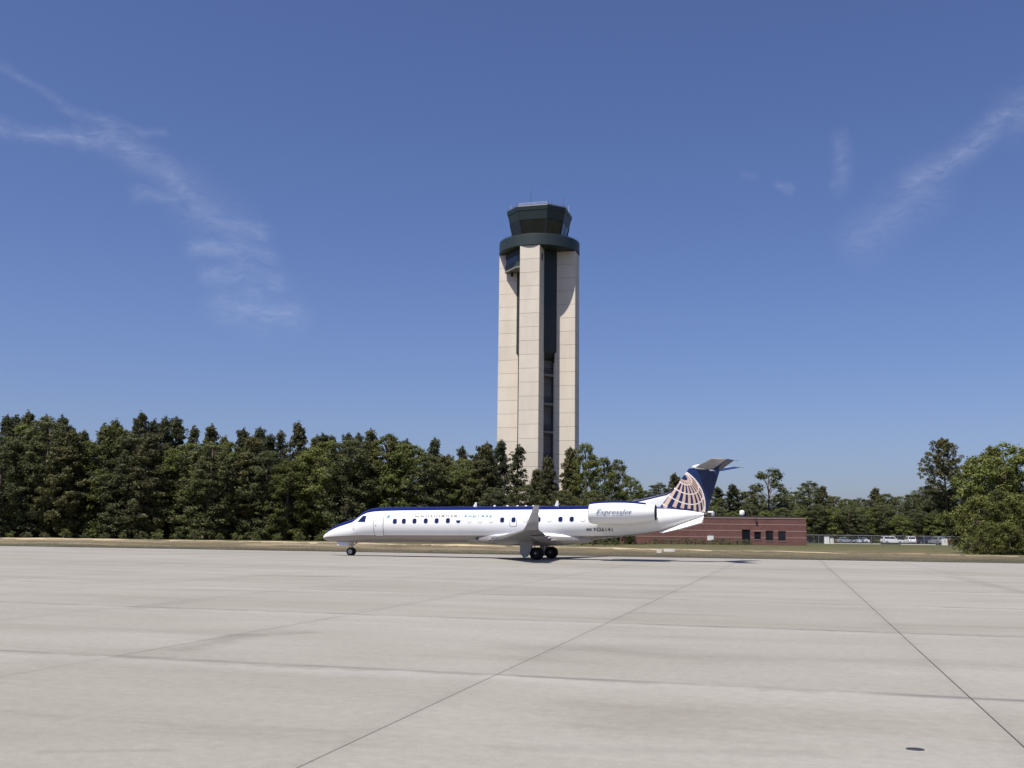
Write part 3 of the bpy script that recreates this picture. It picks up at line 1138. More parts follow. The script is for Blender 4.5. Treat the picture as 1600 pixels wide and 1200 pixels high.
# ------------------------------------------------------------------ jet airliner
def build_jet():
    YC = 67.2
    jet = thing("jet_airliner", "white twin-engine regional jet with blue tail taxiing on the apron", "airliner", (-18.0, YC, 0))
    X0 = -18.0

    # stations: x, top, bottom, half width
    ST = np.array([
        (-32.10, 1.27, 1.19, .03), (-32.03, 1.40, 1.12, .14), (-31.85, 1.60, 1.05, .30), (-31.5, 1.86, .97, .50), (-31.1, 2.09, .915, .66),
        (-30.6, 2.30, .89, .80), (-30.0, 2.47, .885, .93), (-29.62, 2.58, .89, .99), (-29.40, 2.72, .90, 1.03), (-29.15, 2.92, .915, 1.06), (-28.85, 3.12, .93, 1.10),
        (-28.5, 3.265, .945, 1.13), (-28.0, 3.345, .96, 1.155), (-27.3, 3.38, .97, 1.17), (-26.0, 3.395, .98, 1.18), (-24.0, 3.42, 1.0, 1.18), (-21.0, 3.455, 1.03, 1.18),
        (-18.0, 3.49, 1.06, 1.18), (-15.5, 3.52, 1.09, 1.18), (-14.0, 3.53, 1.15, 1.18), (-13.0, 3.54, 1.26, 1.16), (-12.0, 3.545, 1.40, 1.12),
        (-10.5, 3.55, 1.57, 1.02), (-9.2, 3.54, 1.74, .90), (-8.2, 3.50, 1.92, .78), (-7.2, 3.42, 2.22, .60), (-6.4, 3.31, 2.55, .42), (-5.85, 3.20, 2.78, .27), (-5.5, 3.13, 2.88, .17)])

    def station(x):
        top = np.interp(x, ST[:, 0], ST[:, 1])
        bot = np.interp(x, ST[:, 0], ST[:, 2])
        return (top + bot) / 2, (top - bot) / 2, np.interp(x, ST[:, 0], ST[:, 3])

    def skin_y(x, z, off=0.0):
        """near side of the skin (towards the camera)"""
        zc, rz, ry = station(x)
        q = max(-0.999, min(0.999, (z - zc) / rz))
        return -(ry * math.sqrt(1 - q * q)) - off

    def P(x, y, z):
        return (x - X0, y, z)

    # dense stations
    xs = np.unique(np.concatenate([ST[:, 0], np.linspace(-32.0, -28, 26), np.linspace(-28, -14, 30), np.linspace(-14, -5.5, 34)]))
    secs = []
    nT, nS, nB = 6, 16, 8
    for x in xs:
        zc, rz, ry = station(x)
        vis = np.interp(x, [-32.1, -31.0, -29.5, -28.4, -26, -13, -5.5], [.26, .23, .17, .13, .108, .108, .09])
        vis = min(vis * (1 if x > -31.3 else 1.0), .30)
        phi = math.acos(1 - 2 * vis * 0.5 * 2 if 2 * vis < 1 else 0.1)
        gz = np.interp(x, [-32.1, -31.5, -29, -10, -5.5], [1.22, 1.30, 1.43, 1.60, 1.70])
        q = max(-.93, min(.0, (gz - zc) / rz))
        gam = math.acos(q)
        stripe = 0.035 / rz
        half = list(np.linspace(0, phi, nT)) + list(np.linspace(phi, gam, nS))[1:] + list(np.linspace(gam + stripe, math.pi, nB))
        ring = [P(x, -ry * math.sin(a), zc + rz * math.cos(a)) for a in half]
        ring += [P(x, ry * math.sin(a), zc + rz * math.cos(a)) for a in half[-2:0:-1]]
        secs.append(ring)
    nh = nT + nS - 1 + nB
    n = len(secs[0])
    b = MB()
    vs = [p for s in secs for p in s]
    groups = {'fringe_blue': [], 'white_paint': [], 'gold': [], 'grey_paint': []}
    for i in range(len(secs) - 1):
        for j in range(n):
            k = j if j < nh - 1 else n - 1 - j
            m = 'fringe_blue' if k < nT - 1 else 'white_paint' if k < nT + nS - 2 else 'gold' if k == nT + nS - 2 else 'grey_paint'  # topmost strip carries the painted colour fringe
            groups[m].append((i * n + j, i * n + (j + 1) % n, (i + 1) * n + (j + 1) % n, (i + 1) * n + j))
    b.v = [tuple(p) for p in vs]
    for m, fs in groups.items():
        mi = b.mi(m)
        b.f += fs
        b.m += [mi] * len(fs)
    mi = b.mi('white_paint')
    b.f.append(tuple(range(n)))
    b.m.append(mi)
    b.f.append(tuple((len(secs) - 1) * n + j for j in range(n)))
    b.m.append(b.mi('exhaust'))
    fus = b.build("fuselage", jet, smooth=40)

    def patch(b, x0, x1, z0, z1, mat, off, nx=3, nz=6, rnd=0.0, slope=0.0):
        """piece of sheet lying on the skin, corners rounded by rnd"""
        grid = []
        for k in range(nz + 1):
            f = k / nz
            z = z0 + (z1 - z0) * f
            e = min(z - z0, z1 - z)
            ins = 0 if e >= rnd or rnd == 0 else rnd - math.sqrt(max(0, rnd * rnd - (rnd - e) ** 2))
            sh = slope * (z - z0)
            for i in range(nx + 1):
                x = x0 + ins + sh + (x1 - x0 - 2 * ins) * i / nx
                grid.append(P(x, skin_y(x, z, off), z))
        fs = [(k * (nx + 1) + i, k * (nx + 1) + i + 1, (k + 1) * (nx + 1) + i + 1, (k + 1) * (nx + 1) + i) for k in range(nz) for i in range(nx)]
        b.add(grid, fs, mat)

    # passenger windows
    WX = [(-26.26, 'd'), (-25.6, 'd'), (-24.83, 'd'), (-24.02, 'd'), (-23.24, 'd'), (-22.44, 'd'), (-21.7, 'h'), (-20.93, 's'), (-20.19, 's'), (-19.41, 's'),
          (-18.64, 'd'), (-17.86, 'd'), (-17.04, 's'), (-16.16, 'd'), (-15.43, 's'), (-14.68, 'd'), (-13.93, 'd'), (-13.19, 's')]
    for x, kind in WX:
        z = 2.40 + (x + 26.26) * 0.0195
        b = MB()
        patch(b, x - .155, x + .155, z - .185, z + .185, 'rim_grey', .006, 3, 12, .12)
        if kind == 'd':
            patch(b, x - .135, x + .135, z - .165, z + .165, 'win_blue', .010, 3, 12, .10)
        elif kind == 's':
            patch(b, x - .12, x + .12, z - .145, z + .145, 'white_paint', .010, 3, 12, .09)
        else:
            patch(b, x - .135, x + .135, z - .165, z + .165, 'win_blue', .010, 3, 12, .10)
            patch(b, x - .14, x + .14, z + .01, z + .17, 'white_paint', .014, 3, 8, .04)
        o = b.build("passenger_window", fus, smooth=50)
        if kind == 's':
            o["label"] = "cabin window with its white shade pulled down"
        elif kind == 'h':
            o["label"] = "cabin window with its white shade half down"
    # doors as proud panels in a dark seam
    b = MB()
    patch(b, -27.83, -27.09, 1.36, 2.86, 'seam', .005, 4, 22, .12)
    patch(b, -27.79, -27.13, 1.41, 2.84, 'white_paint', .011, 4, 22, .10)
    patch(b, -27.68, -27.62, 2.02, 2.15, 'seam', .015, 1, 2)
    b.build("passenger_door", fus, smooth=50)
    b = MB()
    patch(b, -18.12, -17.62, 2.10, 2.82, 'seam', .003, 4, 12, .08)
    patch(b, -18.085, -17.655, 2.135, 2.785, 'white_paint', .0045, 4, 12, .07)
    b.build("emergency_exit", fus, smooth=50)
    # cockpit side window and windscreen
    b = MB()
    q = [(-29.10, 2.33), (-28.47, 2.33), (-28.45, 2.77), (-28.74, 2.77)]
    rows = []
    for k in range(9):
        f = k / 8
        xl, xr = q[0][0] + (q[3][0] - q[0][0]) * f, q[1][0] + (q[2][0] - q[1][0]) * f
        z = q[0][1] + .44 * f
        rows.append([P(xl + (xr - xl) * i / 6, skin_y(xl + (xr - xl) * i / 6, z, .008), z) for i in range(7)])
    b.add([p for r in rows for p in r], [(k * 7 + i, k * 7 + i + 1, (k + 1) * 7 + i + 1, (k + 1) * 7 + i) for k in range(8) for i in range(6)], 'win_blue')
    b.build("cockpit_window", fus, smooth=50)
    for side in (-1, 1):
        b = MB()
        rows = []
        for k in range(7):
            f = k / 6
            x = -29.62 + .58 * f
            zc, rz, ry = station(x)
            r = []
            for i in range(7):
                a = .06 + (.78 - .30 * f * 0 - .06) * i / 6
                r.append(P(x, side * (ry * math.sin(a) + .01), zc + rz * math.cos(a) + .008))
            rows.append(r)
        b.add([p for r in rows for p in r], [(k * 7 + i, k * 7 + i + 1, (k + 1) * 7 + i + 1, (k + 1) * 7 + i) for k in range(6) for i in range(6)], 'win_blue')
        b.build("windscreen", fus, smooth=50)
    # probes, ports and aerials
    for x, z in ((-29.35, 2.05), (-29.3, 1.85), (-29.1, 1.65)):
        b = MB()
        y = skin_y(x, z)
        b.tube([P(x, y + .02, z), P(x - .02, y - .10, z), P(x - .16, y - .12, z)], [.02, .018, .01], 'grey_metal', 6)
        b.build("probe", fus)
    b = MB()
    for x, z, h in ((-21.05, 3.40, .34), (-15.35, 3.47, .40)):
        b = MB()
        b.loft([[P(x, -.02, z), P(x + .13, -.03, z), P(x + .28, 0, z), P(x + .13, .03, z)],
                [P(x + .16, -.01, z + h), P(x + .2, -.015, z + h), P(x + .27, 0, z + h), P(x + .2, .015, z + h)]], 'white_paint')
        b.build("blade_aerial", fus)
    for x in (-19.5, -18.6, -17.9, -17.3, -16.8):
        b = MB()
        b.revolve([(3.46, .10), (3.53, .08), (3.56, .01)], P(x, 0, 0), 2, 'white_paint', 10)
        b.build("roof_aerial", fus)

    # lettering
    def words(body, x0, x1, zbase, height, mat, name, surf, shear=0.0, spacing=1.0, bold=.012):
        cu = bpy.data.curves.new(name, 'FONT')
        cu.body = body
        cu.size = 1.0
        cu.shear = shear
        cu.space_character = spacing
        cu.resolution_u = 3
        cu.offset = bold
        ob = bpy.data.objects.new(name, cu)
        C.objects.link(ob)
        bpy.context.view_layer.update()
        me = bpy.data.meshes.new_from_object(ob.evaluated_get(bpy.context.evaluated_depsgraph_get()))
        C.objects.unlink(ob)
        bpy.data.objects.remove(ob)
        co = np.array([v.co[:] for v in me.vertices])
        mn, mx = co.min(0), co.max(0)
        cap = 0.70
        for v in me.vertices:
            x = x0 + (v.co.x - mn[0]) / (mx[0] - mn[0]) * (x1 - x0)
            z = zbase + v.co.y / cap * height
            v.co = P(x, surf(x, z), z)
        me.materials.clear()
        me.materials.append(MAT[mat])
        o = bpy.data.objects.new(name, me)
        C.objects.link(o)
        return o

    skin = lambda x, z: skin_y(x, z, .030)
    for body, x0, x1, zb, h, m in (("Continental", -24.92, -21.62, 2.735, .235, 'text_gold'), ("Express", -21.33, -19.38, 2.755, .235, 'text_blue')):
        o = words(body, x0, x1, zb, h, m, "lettering", skin, 0.12, 1.12)
        o.parent = fus
    o = words("N26141", -12.47, -11.28, 1.865, .235, 'text_dark', "registration_lettering", skin, 0.0, 1.0)
    o.parent = fus
    b = MB()
    for k in range(3):
        patch(b, -12.96, -12.62, 1.885 + k * .06, 1.92 + k * .06, 'text_dark', .012, 2, 1)
    patch(b, -12.96, -12.84, 1.955, 2.04, 'text_navy', .016, 2, 1)
    b.build("flag_emblem", fus)
    b = MB()
    patch(b, -26.92, -26.68, 2.64, 2.72, 'teal', .012, 2, 2)
    patch(b, -26.86, -26.66, 2.735, 2.80, 'teal', .012, 2, 2)
    patch(b, -26.80, -26.66, 2.80, 2.87, 'text_navy', .012, 2, 2)
    b.build("door_emblem", fus)

    # belly fairing where the wing joins
    secs = []
    for x, zt, zb_, w in ((-21.6, 1.40, 1.12, .40), (-21.0, 1.50, 1.03, .68), (-20.2, 1.63, .96, .90), (-19.2, 1.76, .91, 1.06), (-18.0, 1.86, .88, 1.17), (-16.8, 1.90, .88, 1.20),
                          (-15.5, 1.88, .90, 1.17), (-14.5, 1.80, .95, 1.06), (-13.6, 1.68, 1.04, .86), (-12.8, 1.58, 1.20, .55)):
        zc, rz = (zt + zb_) / 2, (zt - zb_) / 2
        secs.append([P(x, w * math.copysign(abs(math.cos(a)) ** .55, math.cos(a)), zc + rz * math.copysign(abs(math.sin(a)) ** .75, math.sin(a))) for a in np.linspace(0, 2 * math.pi, 36, endpoint=False)])
    # smooth the station list
    dense = []
    for i in range(len(secs) - 1):
        for k in range(4):
            f = k / 4
            dense.append([tuple(np.array(p) * (1 - f) + np.array(q) * f) for p, q in zip(secs[i], secs[i + 1])])
    dense.append(secs[-1])
    b = MB()
    b.loft(dense, 'grey_paint', cap=True)
    for i, f in enumerate(b.f):
        if len(f) == 4 and sum(b.v[k][2] for k in f) / 4 > 1.50:
            b.m[i] = b.mi('white_paint')
    fair = b.build("wing_fairing", jet, smooth=60)
    b = MB()
    b.revolve([(0, .09), (.03, .085), (.03, .005)], (0, 0, 0), 1, 'exhaust', 14)
    pt = b.build("vent_port", fair, loc=P(-20.42, -.875, 1.30))
    pt.scale = (1.5, 1, 1)

    def foil(le, chord, thick, up, n=9, drop=0.0):
        """closed airfoil section: le point, chord along +x, thickness along 'up'"""
        le, up = Vector(le), Vector(up).normalized()
        t = [0.5 * (1 - math.cos(math.pi * k / (n - 1))) for k in range(n)]
        yt = lambda s: 5 * thick * (.2969 * math.sqrt(s) - .126 * s - .3516 * s * s + .2843 * s ** 3 - .1015 * s ** 4)
        top = [le + Vector((chord * s, 0, -drop * s)) + up * (yt(s) * chord * 1.15) for s in t]
        bot = [le + Vector((chord * s, 0, -drop * s)) - up * (yt(s) * chord * .85) for s in t[-2:0:-1]]
        return top + bot

    Z, = [Vector((0, 0, 1))]
    for side in (-1, 1):
        b = MB()
        def S(x, yo, z):
            return P(x, side * yo, z)
        b.loft([foil(S(-19.75, .9, 1.20), 4.75, .13, Z), foil(S(-19.25, 1.7, 1.27), 4.25, .13, Z), foil(S(-17.4, 4.9, 1.52), 2.75, .125, Z), foil(S(-15.15, 9.3, 1.86), 1.05, .11, Z), foil(S(-14.95, 9.65, 1.92), .90, .10, Vector((0, side * .3, 1)))], 'wing_grey')
        wing = b.build("wing", jet, smooth=45)
        # leading edge strip of bare metal
        b = MB()
        for (xa, ya, za, ca), (xb, yb, zb2, cb) in (((-19.25, 1.7, 1.27, 4.25), (-17.4, 4.9, 1.52, 2.75)), ((-17.4, 4.9, 1.52, 2.75), (-15.15, 9.3, 1.86, 1.05))):
            s0 = [Vector(S(xa, ya, za)), Vector(S(xb, yb, zb2))]
            rings = []
            for p, c in zip(s0, (ca, cb)):
                r = c * .025
                rings.append([p + Vector((-.012 + (1 - math.cos(a)) * r * 1.1, 0, math.sin(a) * r * 1.45)) for a in np.linspace(-1.7, 1.7, 9)])
            b.loft(rings, 'chrome', closed=False, cap=False)
        b.build("leading_edge", wing, smooth=60)
        # flap hinge fairings
        for yo in (3.2, 5.0, 6.6):
            f = (yo - 1.7) / 7.6
            xt = -15.0 + .9 * f
            zz = 1.27 + .59 * f - .10
            b = MB()
            b.tube([S(xt - 1.0, yo, zz), S(xt - .6, yo, zz - .07), S(xt - .1, yo, zz - .06), S(xt + .35, yo, zz + .02)], [.02, .10, .09, .015], 'wing_grey', 8)
            b.build("flap_fairing", wing, smooth=60)
        b = MB()
        out = Vector((0, side, 0))
        b.loft([foil(S(-14.95, 9.655, 1.925), .90, .09, Vector((0, side * .4, 1))), foil(S(-14.80, 9.80, 2.08), .76, .09, Vector((0, side * .9, .5))),
                foil(S(-14.63, 9.90, 2.42), .62, .09, out), foil(S(-14.25, 10.05, 3.28), .30, .08, out)], 'wing_grey')
        b.build("winglet", wing, smooth=50)

    # engines
    for side in (-1, 1):
        yo = side * 2.15
        ax = lambda x: 3.02 + (x + 12.5) * 0.012
        b = MB()
        prof = [(-12.30, .48), (-12.47, .52), (-12.55, .585), (-12.50, .64), (-12.2, .70), (-11.7, .745), (-11.0, .765), (-10.2, .75), (-9.5, .69), (-8.9, .60), (-8.35, .50), (-8.30, .47), (-8.5, .45)]
        rings = []
        angs = list(np.linspace(-.62, .62, 9)) + list(np.linspace(.62, 2 * math.pi - .62, 40))[1:-1]
        for x, r in prof:
            rings.append([P(x, yo + r * math.sin(a), ax(x) + r * math.cos(a)) for a in angs])
        vs = [p for s in rings for p in s]
        nn = len(angs)
        b.v = [tuple(p) for p in vs]
        for i in range(len(rings) - 1):
            for j in range(nn):
                m = 'fringe_blue' if (j < 8 and 2 < i < 9) else ('chrome' if i < 3 else 'exhaust' if i >= 10 else 'white_paint')  # blue nacelle top is the same painted colour fringe
                b.f.append((i * nn + j, i * nn + (j + 1) % nn, (i + 1) * nn + (j + 1) % nn, (i + 1) * nn + j))
                b.m.append(b.mi(m))
        eng = b.build("engine", jet, smooth=50)
        b = MB()
        b.revolve([(-12.30, .485), (-11.9, .46), (-11.85, .12), (-12.15, .02)], (18.0, yo, ax(-12)), 0, 'dark_metal', 28)
        b.build("fan", eng, smooth=40)
        b = MB()
        b.revolve([(-8.9, .44), (-8.85, .24), (-8.55, .20), (-8.33, .02)], (18.0, yo, ax(-8.5)), 0, 'exhaust', 24)
        b.build("exhaust_nozzle", eng, smooth=40)
        b = MB()
        b.loft([foil(P(-12.0, side * .9, 3.0), 3.6, .10, Z), foil(P(-11.7, side * 1.6, 3.03), 3.0, .10, Z)], 'white_paint')
        b.build("pylon", eng, smooth=45)
        if side < 0:
            def nac(x, z):
                r = float(np.interp(x, [p[0] for p in prof[3:11]], [p[1] for p in prof[3:11]]))
                q = max(-.95, min(.95, (z - ax(x)) / r))
                return yo - r * math.sqrt(1 - q * q) - .03
            o = words("ExpressJet", -12.0, -9.72, 2.955, .30, 'text_engine', "lettering", nac, 0.42, 1.0, 0.0)
            o.parent = eng

    # fin with the globe
    def fin_edges(z):
        le = np.interp(z, [3.2, 3.55, 4.35, 6.22], [-8.55, -8.30, -7.62, -6.24])
        te = np.interp(z, [3.2, 5.85, 6.22], [-5.28, -4.45, -4.36])
        return le, te

    def fin_half(x, z):
        le, te = fin_edges(z)
        u = max(0, min(1, (x - le) / (te - le)))
        tm = np.interp(z, [3.2, 6.2], [.17, .11])
        return tm * 2.2 * math.sqrt(u) * (1 - u) ** .8 + .006

    b = MB()
    zs = np.linspace(3.2, 5.98, 14)
    us = [0, .01, .03, .07, .13, .2, .3, .4, .5, .6, .68]
    for side in (-1, 1):
        g = []
        for z in zs:
            le, te = fin_edges(z)
            for u in us:
                x = le + (te - le) * u
                g.append(P(x, side * fin_half(x, z), z))
        nu = len(us)
        b.add(g, [(k * nu + i, k * nu + i + 1, (k + 1) * nu + i + 1, (k + 1) * nu + i) for k in range(len(zs) - 1) for i in range(nu - 1)], 'fin_blue')
    fin = b.build("fin", jet, smooth=50)
    b = MB()
    us2 = [.685, .76, .84, .92, 1.0]
    for side in (-1, 1):
        g = []
        for z in np.linspace(3.22, 5.80, 10):
            le, te = fin_edges(z)
            for u in us2:
                x = le + (te - le) * u
                g.append(P(x, side * fin_half(x, z), z))
        b.add(g, [(k * 5 + i, k * 5 + i + 1, (k + 1) * 5 + i + 1, (k + 1) * 5 + i) for k in range(9) for i in range(4)], 'fin_blue')
    b.build("rudder", fin, smooth=50)
    b = MB()
    b.loft([foil(P(-11.6, 0, 3.46), 4.6, .03, (0, 1, 0)), foil(P(-9.4, 0, 3.92), 2.4, .045, (0, 1, 0)), foil(P(-7.9, 0, 4.28), .9, .06, (0, 1, 0)), foil(P(-7.60, 0, 4.42), .5, .06, (0, 1, 0))], 'white_paint')
    b.build("dorsal_fin", fin, smooth=50)
    b = MB()
    crest = [(-11.6, 3.47), (-9.4, 3.93), (-7.9, 4.29), (-7.60, 4.43)]
    b.tube([P(x, 0, z + .02) for x, z in crest], [.05, .07, .06, .04], 'fringe_blue', 8)  # added tube imitating the blue fringe along the dorsal edge
    b.build("dorsal_fringe", fin, smooth=50)

    # globe emblem drawn as painted bands lying on the fin
    GC, GR = (-7.95, 3.60), 2.52
    pole2 = np.array([0.47, 0.72])
    pz = math.sqrt(max(0, 1 - pole2 @ pole2))
    pole = np.array([pole2[0], pole2[1], pz])
    e1 = np.cross([0, 0, 1.0], pole)
    e1 /= np.linalg.norm(e1)
    e2 = np.cross(pole, e1)

    def inside(x, z):
        le, te = fin_edges(z)
        base = np.interp(x, [-8.4, -8.17, -6.61, -5.82, -5.4], [3.53, 3.51, 3.38, 3.21, 3.15])
        return z < 6.0 and x > le + .02 and x < te - .03 and z > base

    def band(b, pts, w, mat):
        for side in (-1, 1):
            for p, q in zip(pts[:-1], pts[1:]):
                m = (p + q) / 2
                if not inside(m[0], m[1]):
                    continue
                d = q - p
                L = np.hypot(*d)
                if L < 1e-6:
                    continue
                nrm = np.array([-d[1], d[0]]) / L * w / 2
                ex = d / L * .004
                quad = [p - nrm - ex, q - nrm + ex, q + nrm + ex, p + nrm - ex]
                b.add([P(c[0], side * (fin_half(c[0], c[1]) + (.009 if mat == 'globe_tan' else .013)), c[1]) for c in quad], [(0, 1, 2, 3)], mat)

    def sph(lat, lon):
        v = math.sin(lat) * pole + math.cos(lat) * (math.cos(lon) * e1 + math.sin(lon) * e2)
        return v
    b = MB()
    for lon in np.arange(0, 360, 15):
        run = []
        for lat in np.linspace(-1.2, 1.45, 110):
            v = sph(lat, rad(lon))
            if v[2] > 0.02:
                run.append((np.array([GC[0] + GR * v[0], GC[1] + GR * v[1]]), v[2], lat))
            else:
                if len(run) > 1:
                    pass
        for (p, zz, lt), (q, z2, l2) in zip(run[:-1], run[1:]):
            if l2 - lt > .05:
                continue
            band(b, [p, q], .29 * max(.25, zz) * max(.3, math.cos(lt)) + .02, 'globe_tan')
    for lat in np.arange(-60, 85, 15):
        pts = []
        prev = None
        for lon in np.linspace(0, 2 * math.pi, 150):
            v = sph(rad(lat), lon)
            cur = np.array([GC[0] + GR * v[0], GC[1] + GR * v[1]]) if v[2] > .02 else None
            if prev is not None and cur is not None:
                band(b, [prev, cur], .07, 'globe_pale')
            prev = cur
    rimpts = [np.array([GC[0] + GR * math.cos(a), GC[1] + GR * math.sin(a)]) for a in np.linspace(-.3, 1.35, 80)]
    band(b, rimpts, .085, 'globe_pale')
    b.build("globe_emblem", fin)

    # white skirt at the foot of the fin is the fuselage; bullet and tailplane on top
    b = MB()
    b.revolve([(-6.22, .01), (-6.15, .09), (-5.95, .16), (-5.6, .19), (-5.0, .17), (-4.5, .10), (-4.25, .02)], (18.0, 0, 6.05), 0, 'white_paint', 16)
    tp = b.build("tailplane_bullet", fin, smooth=50)
    for side in (-1, 1):
        b = MB()
        def S(x, yo, z):
            return P(x, side * yo, z)
        b.loft([foil(S(-6.0, .05, 6.06), 1.12, .12, Z, drop=.19), foil(S(-4.74, 3.6, 6.33), .93, .11, Z, drop=.06), foil(S(-4.64, 3.78, 6.34), .80, .09, Z, drop=.05)], 'tail_grey')
        t2 = b.build("tailplane", jet, smooth=45)
        b = MB()
        b.loft([foil(S(-4.90, .20, 5.89), .46, .16, Z, drop=.10), foil(S(-3.84, 3.60, 6.275), .50, .13, Z, drop=.05)], 'fin_blue')
        b.build("elevator", t2, smooth=45)
        b = MB()
        b.tube([S(-3.45, 3.2, 6.25), S(-3.1, 3.2, 6.22)], .012, 'dark_metal', 5)
        b.build("static_wick", t2)
    # ventral strakes and tail cone outlet
    for side in (-1, 1):
        b = MB()
        b.loft([[P(-8.35, side * .42, 1.86), P(-8.2, side * .47, 1.80), P(-8.2, side * .40, 1.80)],
                [P(-7.0, side * .40, 2.34), P(-7.0, side * .62, 2.10), P(-7.0, side * .56, 2.07)],
                [P(-5.50, side * .17, 2.90), P(-5.62, side * .62, 2.50), P(-5.62, side * .56, 2.47)]], 'white_paint')
        b.build("ventral_strake", jet, smooth=30)
    b = MB()
    b.revolve([(-5.52, .135), (-5.30, .12), (-5.28, .09), (-5.45, .08)], (18.0, 0, 3.0), 0, 'exhaust', 16)
    b.build("tail_outlet", jet, smooth=40)
    b = MB()
    b.revolve([(-5.28, .02), (-5.2, .06), (-4.95, .07), (-4.80, .02)], (18.0, 0, 3.16), 0, 'white_paint', 10)
    b.build("tail_light_fairing", jet, smooth=40)

    # landing gear
    def wheel(parent, x, y, r, w, rim='dark_metal'):
        b = MB()
        b.revolve([(-w / 2 + .01, r * .55), (-w / 2, r * .72), (-w * .46, r * .9), (-w * .28, r * .985), (0, r), (w * .28, r * .985), (w * .46, r * .9), (w / 2, r * .72), (w / 2 - .01, r * .55)], (0, 0, 0), 1, 'tyre', 28)
        o = b.build("tyre", parent, smooth=50, loc=P(x, y, r))
        b = MB()
        b.revolve([(-w * .40, .01), (-w * .42, r * .15), (-w * .36, r * .2), (-w * .30, r * .48), (-w * .47, r * .55), (-w * .46, r * .58), (w * .46, r * .58), (w * .3, r * .48), (w * .42, .01)], (0, 0, 0), 1, rim, 20)
        b.build("wheel_rim", parent, smooth=40, loc=P(x, y, r))
    b = MB()
    b.tube([P(-29.92, 0, .30), P(-29.86, 0, .62), P(-29.78, 0, 1.15)], [.055, .075, .09], 'grey_metal', 10)
    b.tube([P(-29.92, -.24, .285), P(-29.92, .24, .285)], .05, 'grey_metal', 8)
    b.tube([P(-29.84, 0, .72), P(-29.2, 0, 1.05)], .04, 'grey_metal', 8)
    b.tube([P(-29.98, 0, .40), P(-30.08, 0, .58), P(-29.95, 0, .74)], .025, 'dark_metal', 6)
    ng = b.build("nose_gear", jet, smooth=40)
    for s in (-.16, .16):
        wheel(ng, -29.92, s, .285, .17, 'grey_metal')
    for s in (-1, 1):
        b = MB()
        b.loft([[P(-30.9, s * .30, .93), P(-30.0, s * .30, .92), P(-30.0, s * .33, .92), P(-30.9, s * .33, .93)],
                [P(-30.8, s * .42, .72), P(-30.1, s * .42, .70), P(-30.1, s * .44, .70), P(-30.8, s * .44, .72)]], 'white_paint')
        b.build("gear_door", ng)
    for side in (-1, 1):
        yo = side * 2.1
        b = MB()
        b.tube([P(-16.45, yo, 1.45), P(-16.42, yo, .95), P(-16.40, yo, .58)], [.13, .12, .10], 'grey_metal', 12)
        b.tube([P(-16.40, yo, .62), P(-16.15, yo, .46), P(-16.02, yo, .42)], [.10, .09, .08], 'grey_metal', 10)
        b.tube([P(-16.1, yo, .46), P(-16.2, yo, .9), P(-16.32, yo, 1.15)], .06, 'chrome', 8)
        b.tube([P(-16.02, yo - .42, .42), P(-16.02, yo + .42, .42)], .065, 'grey_metal', 8)
        b.tube([P(-16.4, yo, 1.0), P(-16.3, yo - side * .9, 1.4)], .055, 'grey_metal', 8)
        mg = b.build("main_gear", jet, smooth=40)
        for s in (-.25, .25):
            wheel(mg, -16.02, yo + s, .405, .27)  # shade on the main rims put into their colour as dark metal
        b = MB()
        dy = yo + side * .55
        pts = [(-17.0, 1.50), (-16.22, 1.50), (-16.26, .62), (-16.45, .20), (-16.75, .14), (-16.98, .45)]
        k = len(pts)
        b.add([P(x, dy + side * .05 * (1.5 - z), z) for x, z in pts] + [P(x, dy + side * (.05 * (1.5 - z) + .045), z) for x, z in pts],
              [tuple(range(k)), tuple(range(2 * k - 1, k - 1, -1))] + [(i, (i + 1) % k, k + (i + 1) % k, k + i) for i in range(k)], 'wing_grey')
        b.build("gear_door", mg)
    return jet


build_jet()


# ------------------------------------------------------------------ trees and shrubs
def leaf_quads(centres, normals, size, aspect, rg):
    """one quad for each leaf spray"""
    n = len(centres)
    nm = normals / (np.linalg.norm(normals, axis=1, keepdims=True) + 1e-9)
    r = rg.normal(size=(n, 3))
    a = np.cross(nm, r)
    a /= np.linalg.norm(a, axis=1, keepdims=True) + 1e-9
    bb = np.cross(nm, a)
    s = (size * rg.uniform(.6, 1.3, n))[:, None]
    a = a * s
    bb = bb * s * aspect
    bend = nm * s * .25
    v = np.stack([centres - a, centres - bb * .6 - bend * .2, centres + a, centres + bb * .9 + bend], 1).reshape(-1, 3)
    return v


def mesh_from_quads(name, v, mat):
    n = len(v) // 4
    me = bpy.data.meshes.new(name)
    me.vertices.add(len(v))
    me.vertices.foreach_set("co", v.astype(np.float32).ravel())
    me.loops.add(4 * n)
    me.loops.foreach_set("vertex_index", np.arange(4 * n, dtype=np.int32))
    me.polygons.add(n)
    me.polygons.foreach_set("loop_start", np.arange(0, 4 * n, 4, dtype=np.int32))
    me.polygons.foreach_set("loop_total", np.full(n, 4, dtype=np.int32))
    me.materials.append(mat)
    me.update(calc_edges=True)
    me.validate()
    return me


def clump_leaves(c, r, n, rg, flat=.75):
    d = rg.normal(size=(n, 3))
    d /= np.linalg.norm(d, axis=1, keepdims=True)
    rr = r * np.abs(rg.normal(.62, .30, n))
    p = d * rr[:, None]
    p[:, 2] *= flat
    return c + p, d + np.array([0, 0, .5]) + rg.normal(size=(n, 3)) * .5


PROF = {
    'tall': ([0, .04, .15, .35, .6, .8, .93, 1.0], [.60, .88, 1.0, 1.02, .98, .84, .56, .18]),
    'round': ([0, .1, .22, .4, .62, .8, .93, 1.0], [.30, .62, .88, 1.05, 1.06, .92, .62, .2]),
    'bush': ([0, .06, .25, .5, .75, .92, 1.0], [.75, .98, 1.05, .98, .75, .42, .1]),
}


